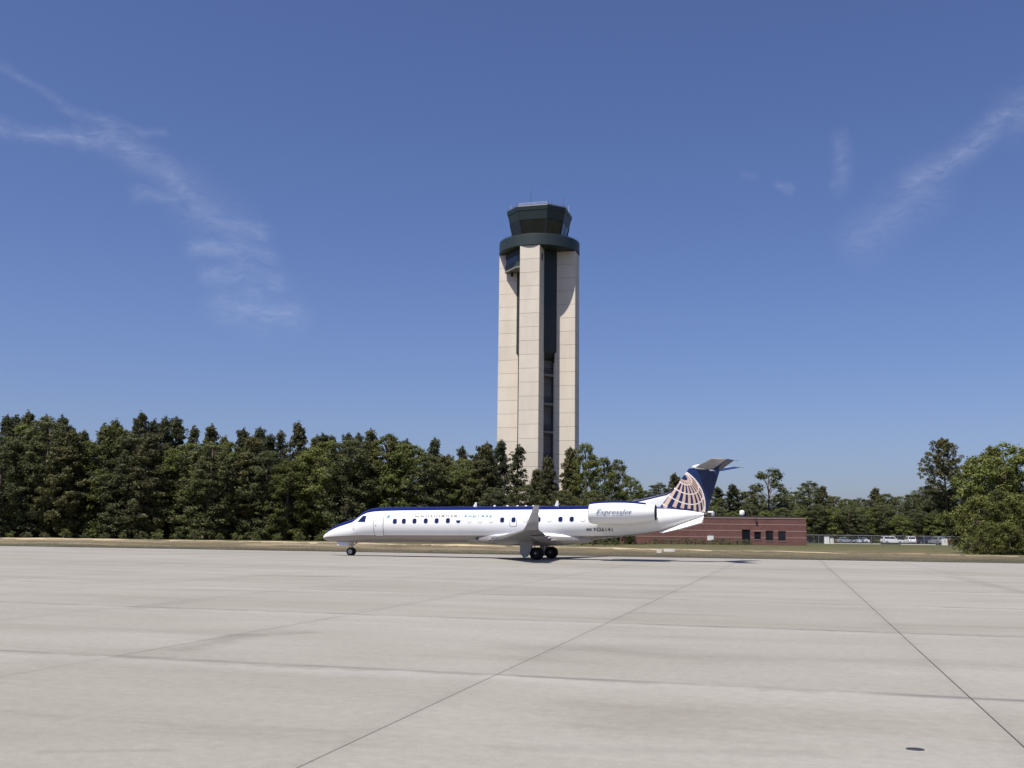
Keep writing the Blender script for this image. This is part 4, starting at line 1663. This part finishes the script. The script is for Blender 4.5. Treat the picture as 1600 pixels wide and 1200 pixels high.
def broadleaf(name, H, R, prof, nclump, nleaf, size, matname, seed, bare=0.0, clump_r=(.7, 1.35)):
    rg = np.random.default_rng(seed)
    zs, rs = PROF[prof]
    ph = rg.uniform(0, 6.28, 6)
    cs, rad_ = [], []
    for k in range(nclump):
        f = bare + (1 - bare) * rg.uniform(0, 1) ** .95
        th = rg.uniform(0, 2 * math.pi)
        env = np.interp((f - bare) / (1 - bare), zs, rs) * R
        env *= 1 + .20 * math.sin(2 * th + ph[0] + 5 * f) + .16 * math.sin(3 * th + ph[1] - 9 * f) + .12 * math.sin(5 * th + ph[2] + 14 * f)
        rho = env * rg.uniform(.35, 1.0) ** .5
        cs.append((rho * math.cos(th), rho * math.sin(th), f * H * .97))
        rad_.append(rg.uniform(*clump_r) * (.6 + .4 * min(1, env / R)))
    V = []
    for c, r in zip(cs, rad_):
        p, nm = clump_leaves(np.array(c), r, max(8, int(nleaf * (r / 1.0) ** 2)), rg)
        V.append(leaf_quads(p, nm, size, .75, rg))
    V = np.concatenate(V)
    V[:, 2] = np.maximum(V[:, 2], .05)
    me = mesh_from_quads(name + "_crown", V, MAT[matname])
    b = MB()
    r0 = .012 * H + .05
    sway = [rg.uniform(-.3, .3) for _ in range(2)]
    tp = [(0, 0, -.1), (sway[0] * .3, sway[1] * .3, H * .3), (sway[0], sway[1], H * .6), (sway[0] * 1.2, sway[1] * .6, H * .9)]
    b.tube(tp, [r0 * 1.25, r0, r0 * .65, r0 * .15], 'bark', 7)
    order = rg.permutation(len(cs))[:min(len(cs), 34)]
    for k in order:
        c = Vector(cs[k])
        zb = max(.08 * H, c.z - rg.uniform(.1, .22) * H)
        f = zb / H
        st = Vector((np.interp(f, [0, .3, .6, .9], [p[0] for p in tp]), np.interp(f, [0, .3, .6, .9], [p[1] for p in tp]), zb))
        mid = st.lerp(c, .5) + Vector((0, 0, .25))
        b.tube([st, mid, c], [r0 * .32, r0 * .2, r0 * .06], 'bark', 5, cap=False)
    return me, b


def pine(name, H, R, start, nbr, npuff, nneedle, matname, seed, puff=.62, open_=False, size=.26):
    rg = np.random.default_rng(seed)
    b = MB()
    r0 = .0095 * H + .05
    lean = rg.uniform(-.35, .35, 2)
    tpx = lambda f: Vector((lean[0] * f * f, lean[1] * f * f, H * f))
    b.tube([tpx(f) - Vector((0, 0, .1 if f == 0 else 0)) for f in (0, .25, .5, .75, .97)], [r0 * 1.2, r0, r0 * .8, r0 * .5, r0 * .12], 'bark', 7)
    V = []
    for k in range(nbr):
        f = start + (1 - start) * ((k + rg.uniform(0, .9)) / nbr)
        g = (f - start) / (1 - start)
        env = R * np.interp(g, [0, .15, .4, .7, .88, 1.0], [.55, .9, 1.0, .60, .26, .05]) * rg.uniform(.55, 1.2)
        th = k * 2.4 + rg.uniform(-.5, .5)
        st = tpx(f * .985)
        rise = rg.uniform(-.05, .35) + (.35 if g > .7 else 0) + (.25 if open_ else 0)
        tip = st + Vector((env * math.cos(th), env * math.sin(th), env * rise))
        mid = st.lerp(tip, .5) - Vector((0, 0, .08 * env))
        b.tube([st, mid, tip], [r0 * .28 * (1.1 - g * .6), r0 * .16, r0 * .05], 'bark', 5, cap=False)
        m = max(1, int(round(npuff * (.5 + .5 * env / R))))
        for q in range(m):
            t = 1 - q / m * .72
            c = st.lerp(tip, t) + Vector(rg.normal(size=3) * np.array([.35, .35, .18]) * (1.0 if open_ else 1.0))
            r = puff * rg.uniform(.7, 1.25)
            d = rg.normal(size=(nneedle, 3))
            d /= np.linalg.norm(d, axis=1, keepdims=True)
            p = np.array(c) + d * (r * rg.uniform(.3, 1, nneedle) ** .6)[:, None] * np.array([1, 1, .8])
            V.append(leaf_quads(p, d + rg.normal(size=(nneedle, 3)) * .8, size, .42, rg))
    # leader tuft
    for f in (.93, .97, 1.0):
        c = np.array(tpx(f))
        d = rg.normal(size=(nneedle, 3))
        p = c + d * np.array([.18, .18, .28])
        V.append(leaf_quads(p, d, size, .42, rg))
    me = mesh_from_quads(name + "_crown", np.concatenate(V), MAT[matname])
    return me, b


LIB = {}


def lib(key, maker, H):
    me, b = maker
    trunk = b.build("trunk")
    tm = trunk.data
    bpy.data.objects.remove(trunk)
    for p in tm.polygons:
        p.use_smooth = True
    LIB[key] = (tm, me, H)


for key, H, R, prof, nc, mat, seed in (('bright1', 20, 3.5, 'tall', 240, 'leaf_bright', 1), ('bright2', 18, 3.7, 'round', 230, 'leaf_bright', 2), ('bright3', 12, 3.5, 'bush', 150, 'leaf_bright', 14),
                                        ('bright4', 19, 3.3, 'tall', 220, 'leaf_yellow', 16), ('dark1', 20, 3.6, 'tall', 250, 'leaf_dark', 3), ('dark2', 18, 3.9, 'round', 240, 'leaf_dark', 4), ('dark3', 20, 3.3, 'tall', 220, 'leaf_dark', 5)):
    lib(key, broadleaf(key, H, R, prof, int(nc * 1.35), 150, .150, mat, seed, clump_r=(.45, 1.05)), H)
lib('pale1', broadleaf('pale1', 20, 4.0, 'round', 60, 95, .24, 'leaf_grey', 6, bare=.25), 20)
lib('pine1', pine('pine1', 22, 2.9, .30, 70, 5, 44, 'needle', 7), 22)
lib('pine2', pine('pine2', 22, 2.5, .40, 60, 5, 44, 'needle', 8), 22)
lib('pine3', pine('pine3', 22, 3.2, .28, 74, 5, 44, 'needle_brown', 9), 22)
lib('pine4', pine('pine4', 22, 1.8, .22, 58, 3, 46, 'needle', 10), 22)
lib('pine_low', pine('pine_low', 18, 3.1, .05, 120, 5, 46, 'needle_brown', 15), 18)
lib('open_pine', pine('open_pine', 24, 6.4, .42, 66, 6, 50, 'needle_brown', 12, puff=.62, open_=True, size=.26), 24)
lib('big1', broadleaf('big1', 12.5, 3.6, 'bush', 150, 200, .145, 'leaf_yellow', 21, clump_r=(.5, 1.05)), 12.5)
lib('big2', broadleaf('big2', 12.5, 3.3, 'tall', 140, 200, .145, 'leaf_bright', 22, clump_r=(.5, 1.05)), 12.5)
lib('big3', broadleaf('big3', 7.0, 3.0, 'bush', 110, 190, .135, 'leaf_yellow', 23, clump_r=(.45, .9)), 7.0)
lib('shrub1', broadleaf('shrub1', 2.2, 1.3, 'bush', 34, 60, .12, 'leaf_bright', 31, clump_r=(.35, .6)), 2.2)
lib('shrub2', broadleaf('shrub2', 2.0, 1.4, 'bush', 34, 60, .12, 'leaf_dark', 32, clump_r=(.35, .6)), 2.0)
lib('shrub3', broadleaf('shrub3', 1.2, 1.2, 'bush', 30, 55, .10, 'leaf_grey', 33, clump_r=(.3, .5)), 1.2)

ORD = ["first", "second", "third", "fourth", "fifth", "sixth", "seventh", "eighth", "ninth", "tenth", "eleventh", "twelfth", "thirteenth", "fourteenth",
       "fifteenth", "sixteenth", "seventeenth", "eighteenth", "nineteenth", "twentieth", "twenty-first", "twenty-second", "twenty-third", "twenty-fourth",
       "twenty-fifth", "twenty-sixth", "twenty-seventh", "twenty-eighth", "twenty-ninth", "thirtieth", "thirty-first", "thirty-second", "thirty-third", "thirty-fourth",
       "thirty-fifth", "thirty-sixth", "thirty-seventh", "thirty-eighth", "thirty-ninth", "fortieth"]


def plant(key, u, vtop, dist, label, cat, name, group=None, widen=1.0):
    tm, cm, H0 = LIB[key]
    p = at_dist(u, 845, dist)
    top = at_dist(u, vtop, dist).z
    h = max(.5, top / H0)
    w = widen * (.55 + .45 * h) if H0 > 3 else widen * h
    t = thing(name, label, cat, (p.x, p.y, -0.03), random.uniform(0, 6.28), group)
    t.scale = (w, w, h)
    for nm, me in (("trunk", tm), ("crown", cm)):
        o = bpy.data.objects.new(nm, me)
        C.objects.link(o)
        o.parent = t
    return t


# back row: pine tops along the skyline
BACK = [(-6, 652), (8, 650), (30, 645), (55, 651), (80, 652), (98, 668), (122, 676), (150, 664), (172, 658), (207, 646), (228, 658), (245, 655), (264, 655), (292, 668), (320, 666),
        (345, 684), (372, 672), (397, 671), (416, 682), (434, 675), (461, 662), (488, 683), (499, 680), (514, 684), (541, 680), (556, 679), (572, 673), (610, 690),
        (634, 689), (674, 688), (696, 713), (720, 699), (740, 712), (760, 693)]
for k, (u, v) in enumerate(BACK):
    key = ['pine1', 'pine2', 'pine3', 'pine4'][(k * 7 + k // 3) % 4]
    plant(key, u, v, 188 + (k * 5 % 9), ORD[k] + " pine from the left along the skyline of the left tree line", "tree", "pine_tree", "pines along the skyline", .95)
# front row of the wood
FRONT = [(-8, 690, 'dark1', 1.15), (28, 676, 'bright1', 1.0), (62, 668, 'dark1', 1.1), (96, 690, 'pine_low', 1.1), (128, 705, 'dark3', 1.1), (165, 672, 'bright4', 1.15), (198, 690, 'dark1', 1.0),
         (228, 700, 'pine_low', 1.1), (258, 712, 'bright4', .9), (288, 708, 'bright2', 1.0), (322, 698, 'dark1', 1.1), (352, 704, 'bright1', .9), (384, 705, 'pine_low', 1.1), (414, 715, 'dark3', 1.1),
         (446, 735, 'bright4', 1.0), (478, 712, 'bright1', 1.0), (508, 702, 'bright2', 1.05), (540, 700, 'dark1', 1.1), (572, 706, 'pine_low', 1.1), (602, 693, 'bright4', 1.1), (634, 702, 'bright2', 1.1),
         (664, 722, 'dark1', 1.05), (692, 735, 'pine_low', 1.0), (722, 728, 'bright2', .95), (752, 716, 'pine_low', .95)]
HUE = {'d': 'dark olive broadleaf', 'b': 'bright green broadleaf', 'p': 'dense dull green pine'}
for k, (u, v, key, w) in enumerate(FRONT):
    plant(key, u, v - 12 - (k * 7 % 5) * 2, 174 + (k * 5 % 7), "%s tree, %s from left in the front row of the wood" % (HUE[key[0]], ORD[k]), "tree",
          "pine_tree" if key[0] == 'p' else "broadleaf_tree", "front trees of the left tree line", w * 1.22)
# understorey between the rows
UNDER = [(12 + 41 * k, 745 + (k * 17 % 40)) for k in range(19)]
for k, (u, v) in enumerate(UNDER):
    key = ['dark2', 'bright3', 'dark3', 'dark2'][k % 4]
    plant(key, u, v, 182 + (k % 3), "%s lower tree from the left filling the gaps behind the front trees" % ORD[k], "tree", "broadleaf_tree", "lower trees inside the left tree line", 1.25)
# trees in front of and beside the tower
for u, v, key, d, w, lab, nm in (
        (781, 691, 'pine1', 184, .85, "pine standing against the left edge of the tower's left leg", "pine_tree"),
        (806, 697, 'pine4', 180, 1.15, "narrow dark pine standing in front of the tower's front leg", "pine_tree"),
        (838, 735, 'pine_low', 181, .75, "short pine before the tower, between the narrow pine and the stair shaft", "pine_tree"),
        (856, 716, 'pine_low', 178, .80, "dull green pine covering the foot of the tower's stair shaft", "pine_tree"),
        (893, 702, 'pine_low', 180, .85, "pine standing just in front of the tower's right leg", "pine_tree"),
        (915, 690, 'bright1', 177, .85, "tallest bright green tree immediately right of the tower", "broadleaf_tree"),
        (944, 712, 'bright1', 176, .80, "green tree second to the right of the tower", "broadleaf_tree"),
        (966, 714, 'dark3', 179, .75, "darker tree third to the right of the tower", "broadleaf_tree"),
        (985, 742, 'bright2', 176, .65, "smallest green tree ending the group right of the tower", "broadleaf_tree"),
        (770, 760, 'dark2', 172, 1.0, "low dark tree left of the tower foot", "broadleaf_tree"),
        (822, 778, 'dark3', 172, .9, "low dark tree hiding the foot of the tower's front leg", "broadleaf_tree"),
        (880, 768, 'dark2', 173, .95, "low dark tree between the tower foot and the green trees", "broadleaf_tree"),
        (930, 765, 'dark2', 172, 1.0, "low dark tree beneath the green trees right of the tower", "broadleaf_tree")):
    plant(key, u, v, d, lab, "tree", nm, None, w)
# far trees behind the brick building and car park
FAR = [(1006, 765, 'dark2'), (1030, 752, 'dark1'), (1056, 741, 'pine3'), (1082, 768, 'dark2'), (1104, 768, 'bright2'), (1124, 762, 'pine2'), (1146, 758, 'pine1'), (1168, 766, 'dark2'), (1202, 728, 'pale1'),
       (1184, 768, 'dark1'), (1222, 770, 'dark2'), (1244, 766, 'bright2'), (1268, 749, 'dark1'), (1286, 760, 'pine3'), (1306, 774, 'dark2'), (1326, 778, 'bright2'), (1346, 776, 'dark1'), (1369, 763, 'pine3'),
       (1388, 770, 'dark2'), (1408, 774, 'bright2'), (1430, 768, 'dark1'), (1450, 758, 'dark2'), (1470, 766, 'bright2'), (1494, 764, 'dark1')]
FAR.sort()
for k, (u, v, key) in enumerate(FAR):
    lab = "tall loose pale green tree rising above the brick building" if key == 'pale1' else "%s far tree from the left behind the brick building and car park" % ORD[k]
    plant(key, u, v, 272 + (k * 7 % 20), lab, "tree", "pine_tree" if key.startswith('pine') else "broadleaf_tree", "far trees behind the car park", 1.15)
FAR2 = [(1016 + 26 * k, 790 + (k * 13 % 14)) for k in range(19)]
for k, (u, v) in enumerate(FAR2):
    plant(['dark2', 'bright3', 'dark3', 'bright3'][k % 4], u, v, 264 + (k * 3 % 5), "%s low far tree from the left along the edge of the car park wood" % ORD[k], "tree", "broadleaf_tree", "low trees edging the car park", 1.3)
# tall open pine and the big bush at the right edge
plant('open_pine', 1482, 687, 266, "tall open pine with dark tufted branches left of the big bush", "tree", "pine_tree", None, 1.0)
plant('dark1', 1462, 762, 269, "dark tree under the tall open pine, on its left", "tree", "broadleaf_tree", None, 1.2)
plant('dark2', 1494, 762, 268, "dark tree under the tall open pine, on its right", "tree", "broadleaf_tree", None, 1.2)
for u, v, key, d, w, lab in (
        (1538, 706, 'big2', 120, .95, "tall green tree forming the left shoulder of the big bush group"),
        (1574, 690, 'big2', 118, 1.15, "tallest tree of the big bush group at the right edge"),
        (1560, 698, 'big1', 126, .9, "tree filling the middle of the big bush group behind the tallest one"),
        (1616, 702, 'big1', 119, 1.0, "tree cut off by the right edge of the picture"),
        (1535, 772, 'big3', 113, .85, "yellow green rounded tree at the left side of the big bush group"),
        (1562, 762, 'big1', 112, .72, "yellow green tree at the front centre of the big bush group"),
        (1598, 770, 'big3', 111, 1.1, "dense low tree at the front right of the big bush group"),
        (1548, 815, 'big3', 109, .70, "low dense bush at the foot of the big bush group, centre"),
        (1516, 838, 'shrub1', 109, 1.0, "smallest bush at the left foot of the big bush group"),
        (1578, 822, 'big3', 108, .75, "low dense bush at the foot of the big bush group, right")):
    plant(key, u, v, d, lab, "tree" if v < 800 else "bush", "broadleaf_tree" if v < 800 else "bush", None, w)
# shrubs along the foot of the wood
k = 0
for u in range(10, 905, 30):
    v = 828 + random.uniform(-6, 7)
    key = 'shrub1' if 230 < u < 530 or k % 3 == 0 else 'shrub2'
    plant(key, u + random.uniform(-8, 8), v, 166 + random.uniform(-3, 2), "%s low shrub from the left along the foot of the tree line" % ORD[k], "shrub", "shrub", "shrubs along the foot of the wood", 1.15)
    k += 1
for k, (u, v) in enumerate(((908, 843), (926, 841), (944, 842), (962, 843))):
    plant('shrub2', u, v, 150 + k, "%s dark shrub from the left below the jet's engine" % ORD[k], "shrub", "shrub", "dark shrubs seen below the engine", 1.3)
for k in range(12):
    u = 1022 + 13 * k
    plant('shrub3', u, 840.5 + (k * 5 % 4) * .7, 184.5 + (k % 2), "%s grey shrub from the left in the hedge before the brick wall" % ORD[k], "shrub", "shrub", "grey hedge before the brick wall", 1.3)


# far wood that reads as one mass
def far_wood():
    rg = np.random.default_rng(77)
    V = []
    for k in range(900):
        u = rg.uniform(-500, 2100)
        d = rg.uniform(330, 380)
        p = at_dist(u, 840, d)
        h = rg.uniform(1, 11)
        c = np.array([p.x, p.y, h])
        q, nm = clump_leaves(c, rg.uniform(1.6, 2.8), 40, rg)
        V.append(leaf_quads(q, nm, .55, .8, rg))
    V = np.concatenate(V)
    V[:, 2] = np.maximum(V[:, 2], .05)
    me = mesh_from_quads("far_woodland", V, MAT['leaf_dark'])
    o = bpy.data.objects.new("far_woodland", me)
    C.objects.link(o)
    tag(o, "far dark wood seen through the gaps between the trees", "woodland", kind="stuff")


far_wood()


# ------------------------------------------------------------------ fence, car park, vehicles, small things
def build_fence():
    A = at_dist(1259, 850, 236)
    B = at_dist(1506, 850, 236)
    A.z = B.z = 0
    d = B - A
    L = d.length
    t = thing("chain_link_fence", "grey chain link fence with top rail between brick building and big bush", "fence", A, math.atan2(d.y, d.x))
    Hh = 1.95
    n = int(L / 3.0)
    pm = MB()
    pm.tube([(0, 0, -.05), (0, 0, Hh + .05)], .05, 'grey_metal', 7)
    post = pm.build("post", t)
    for k in range(n + 1):
        o = post if k == 0 else post.copy()
        if k:
            C.objects.link(o)
            o.parent = t
        o.location = (L * k / n, 0, 0)
    b = MB()
    b.tube([(0, 0, Hh), (L, 0, Hh)], .05, 'grey_metal', 6)
    b.build("top_rail", t)
    b = MB()
    step = .22
    w = .008
    x = -Hh
    while x < L:
        for s in (1, -1):
            a0, a1 = (x, x + Hh) if s > 0 else (x + Hh, x)
            z0, z1 = .05, Hh - .05
            def clip(xa, za, xb, zb):
                pts = []
                for (px, pz, qx, qz) in ((xa, za, xb, zb),):
                    if px == qx:
                        return None
                    f0 = max(0, min(1, (0 - px) / (qx - px))) if (px < 0) != (qx < 0) else None
                    return (px, pz, qx, qz)
            xa, za, xb, zb = a0, z0, a1, z1
            lo, hi = 0.0, 1.0
            dx = xb - xa
            f0, f1 = (0 - xa) / dx, (L - xa) / dx
            lo, hi = max(0, min(f0, f1)), min(1, max(f0, f1))
            if hi <= lo:
                continue
            p = (xa + dx * lo, za + (zb - za) * lo)
            q = (xa + dx * hi, za + (zb - za) * hi)
            b.add([(p[0] - w, -.055 + .004 * s, p[1]), (p[0] + w, -.055 + .004 * s, p[1]), (q[0] + w, -.055 + .004 * s, q[1]), (q[0] - w, -.055 + .004 * s, q[1])], [(0, 1, 2, 3)], 'grey_metal')
        x += step
    b.build("wire_mesh", t)


build_fence()

# car park strip and kerbs
b = MB()
A, B = at_dist(1255, 848, 240), at_dist(1520, 848, 240)
dv = (B - A)
dv.z = 0
dv.normalize()
nv = Vector((-dv.y, dv.x, 0))
pts = [A - dv * 2, B + dv * 20, B + dv * 20 + nv * 22, A - dv * 2 + nv * 22]
b.prism([(p.x, p.y) for p in pts], -0.03, 0.01, 'asphalt')
tag(b.build("car_park"), "dark asphalt car park behind the fence", kind="structure")
for (u0, u1, d, lab) in ((1288, 1376, 239, "pale kerb left of the parked white car"), (1408, 1462, 232, "pale kerb in front of the parked cars")):
    p, q = at_dist(u0, 850, d), at_dist(u1, 850, d)
    b = MB()
    L = (q - p).length
    b.loft([[(0, 0, -.03), (0, 0, .13), (0, .03, .16), (0, .3, .16), (0, .3, -.03)], [(L, 0, -.03), (L, 0, .13), (L, .03, .16), (L, .3, .16), (L, .3, -.03)]], 'kerb')
    o = b.build("kerb", loc=(p.x, p.y, 0))
    o.rotation_euler = (0, 0, math.atan2(q.y - p.y, q.x - p.x))
    tag(o, lab, kind="structure")


def vehicle(u, d, yaw, label, cat, name, paint, kind):
    """kind: lower outline and cabin outline, x forward"""
    p = at_dist(u, 850, d)
    t = thing(name, label, cat, (p.x, p.y, 0.01), yaw)
    if kind == 'suv':
        L, Wd = 5.1, .95
        low = [(-2.5, .35), (-2.55, .75), (-2.48, 1.12), (.75, 1.12), (2.35, .98), (2.55, .75), (2.5, .35)]
        cab = [(-2.42, 1.12), (-2.2, 1.80), (-.1, 1.86), (.25, 1.80), (.95, 1.10)]
        wx = (-1.55, 1.6)
    elif kind == 'pickup':
        low = [(-2.7, .45), (-2.75, .8), (-2.7, 1.12), (1.0, 1.12), (2.5, 1.05), (2.7, .85), (2.65, .42)]
        cab = [(-.95, 1.12), (-.8, 1.78), (.35, 1.82), (1.1, 1.10)]
        Wd = .98
        wx = (-1.65, 1.75)
    else:
        low = [(-2.2, .3), (-2.25, .65), (-2.1, .92), (1.1, .92), (2.1, .78), (2.25, .6), (2.2, .3)]
        cab = [(-1.75, .92), (-1.2, 1.40), (.15, 1.44), (1.05, .90)]
        Wd = .88
        wx = (-1.35, 1.4)
    b = MB()
    k = len(low)
    for pts, w0, w1 in ((low, Wd, Wd * .97),):
        vs = [(x, -w0, z) for x, z in pts] + [(x, w0, z) for x, z in pts]
        b.add(vs, [tuple(range(k)), tuple(range(2 * k - 1, k - 1, -1))] + [(i, (i + 1) % k, k + (i + 1) % k, k + i) for i in range(k)], paint)
    k2 = len(cab)
    zmin, zmax = cab[0][1], max(z for _, z in cab)
    wid = lambda z: Wd * (.96 - .16 * (z - zmin) / (zmax - zmin))
    vs = [(x, -wid(z), z) for x, z in cab] + [(x, wid(z), z) for x, z in cab]
    b.add(vs, [tuple(range(k2)), tuple(range(2 * k2 - 1, k2 - 1, -1))] + [(i, (i + 1) % k2, k2 + (i + 1) % k2, k2 + i) for i in range(k2)], paint)
    body = b.build("body", t)
    cx = sum(x for x, _ in cab) / k2
    cz = (zmin + zmax) / 2
    for s in (-1, 1):
        b = MB()
        q = [(cx + (x - cx) * .86, cz + (z - cz) * .72) for x, z in cab]
        split = cx
        b.add([(x, s * (wid(z) + .012), z) for x, z in q], [tuple(range(k2))], 'dark_glass')
        b.build("side_window", body)
        b = MB()
        b.box((split - .05, s * (wid(cz) + .014) - .01, zmin + .05), (split + .05, s * (wid(cz) + .014) + .01, zmax - .1), paint)
        b.build("door_pillar", body)
    for a, c, nm in ((cab[-1], cab[-2], "windscreen"), (cab[0], cab[1], "rear_window")):
        f = .14
        s = 1 if nm == "windscreen" else -1
        pa = (a[0] + (c[0] - a[0]) * f + s * .012, a[1] + (c[1] - a[1]) * f + .006)
        pb = (a[0] + (c[0] - a[0]) * (1 - f) + s * .012, a[1] + (c[1] - a[1]) * (1 - f) + .006)
        b = MB()
        b.add([(pa[0], -wid(pa[1]) * .88, pa[1]), (pa[0], wid(pa[1]) * .88, pa[1]), (pb[0], wid(pb[1]) * .88, pb[1]), (pb[0], -wid(pb[1]) * .88, pb[1])], [(0, 1, 2, 3)], 'dark_glass')
        b.build(nm, body)
    r = .36
    for x in wx:
        for s in (-1, 1):
            b = MB()
            b.revolve([(-.11, .2), (-.115, .3), (-.08, r), (.08, r), (.115, .3), (.11, .2)], (x, s * (Wd - .09), r), 1, 'tyre', 18)
            w = b.build("wheel", t, smooth=40)
            b = MB()
            b.revolve([(-.118, .01), (-.118, .21), (.118, .21), (.118, .01)], (x, s * (Wd - .09), r), 1, 'grey_metal', 14)
            b.build("rim", w, smooth=30)
    for s in (-1, 1):
        b = MB()
        z = low[2][1]
        b.box((low[1][0] - .02, s * Wd * .93 - .09, z - .35), (low[1][0] + .10, s * Wd * .93 + .07, z - .05), 'tail_red')
        b.build("tail_lamp", t)
        b = MB()
        b.box((low[5][0] - .12, s * Wd * .75 - .14, low[5][1] - .08), (low[5][0] + .015, s * Wd * .75 + .14, low[5][1] + .06), 'white_metal')
        b.build("headlamp", t)
    b = MB()
    b.box((low[0][0] - .06, -Wd * .95, .36), (low[0][0] + .1, Wd * .95, .55), 'grey_metal', .02)
    b.build("bumper", t)
    return t


vehicle(1394, 250, rad(YAW), "white sport utility car parked side on behind the fence", "car", "parked_car", 'car_white', 'suv')
vehicle(1421.5, 246, rad(90 + YAW - 8), "white hatchback parked end on, right of the white utility car", "car", "parked_car", 'car_white', 'suv')
vehicle(1448, 254, rad(YAW + 180), "dark blue car parked right of the white hatchback", "car", "parked_car", 'car_navy', 'pickup')
vehicle(1487, 248, rad(YAW), "red car half hidden by the big bush", "car", "parked_car", 'car_red', 'sedan')
vehicle(1320, 262, rad(YAW), "silver car parked alone near the brick building end", "car", "parked_car", 'car_silver', 'sedan')

vehicle(1464, 249, rad(90 + YAW + 6), "silver utility car parked end on, right of the dark blue car", "car", "parked_car", 'car_silver', 'suv')
vehicle(1344, 262, rad(YAW + 180), "white car parked between the silver car and the white utility car", "car", "parked_car", 'car_white', 'sedan')


def cabinet(u, d, w, h, mat, label):
    p = at_dist(u, 850, d)
    b = MB()
    b.box((-w / 2, -.35, .08), (w / 2, .35, h), mat, .05)
    b.box((-w / 2 - .05, -.4, 0), (w / 2 + .05, .4, .079), 'kerb')
    b.box((-w / 2 - .03, -.38, h + .002), (w / 2 + .03, .38, h + .06), mat, .05)
    b.box((-.012, -.36, .2), (.012, -.351, h - .1), 'seam')
    o = b.build("utility_cabinet", loc=(p.x, p.y, 0))
    o.rotation_euler = (0, 0, rad(YAW))
    tag(o, label, "cabinet")


cabinet(1292, 230, 1.0, 1.55, 'white_metal', "white utility cabinet at the left end of the fence")
cabinet(1300, 231, .7, 1.25, 'pale_box', "pale tan cabinet beside the white one at the fence")
cabinet(1476, 228, 1.1, 1.45, 'pale_box', "pale cabinet at the fence close to the big bush")

# low airfield markers in the grass
for u, v, w, lab in ((1030, 864, .42, "small pale airfield marker left of the wide one in the grass"), (1046, 862.5, 1.0, "wide low pale airfield marker in the grass under the tail")):
    p = on_ground(u, v + 1.5)
    z = float(terrain_height(p.x, p.y))
    b = MB()
    b.box((-w / 2, -.12, .10), (w / 2, .12, .36), 'pale_box', .03)
    for s in (-.35, .35):
        b.box((s * w - .03, -.04, -.05), (s * w + .03, .04, .10), 'grey_metal')
    o = b.build("airfield_marker", loc=(p.x, p.y, z))
    o.rotation_euler = (0, 0, rad(YAW))
    tag(o, lab, "marker")
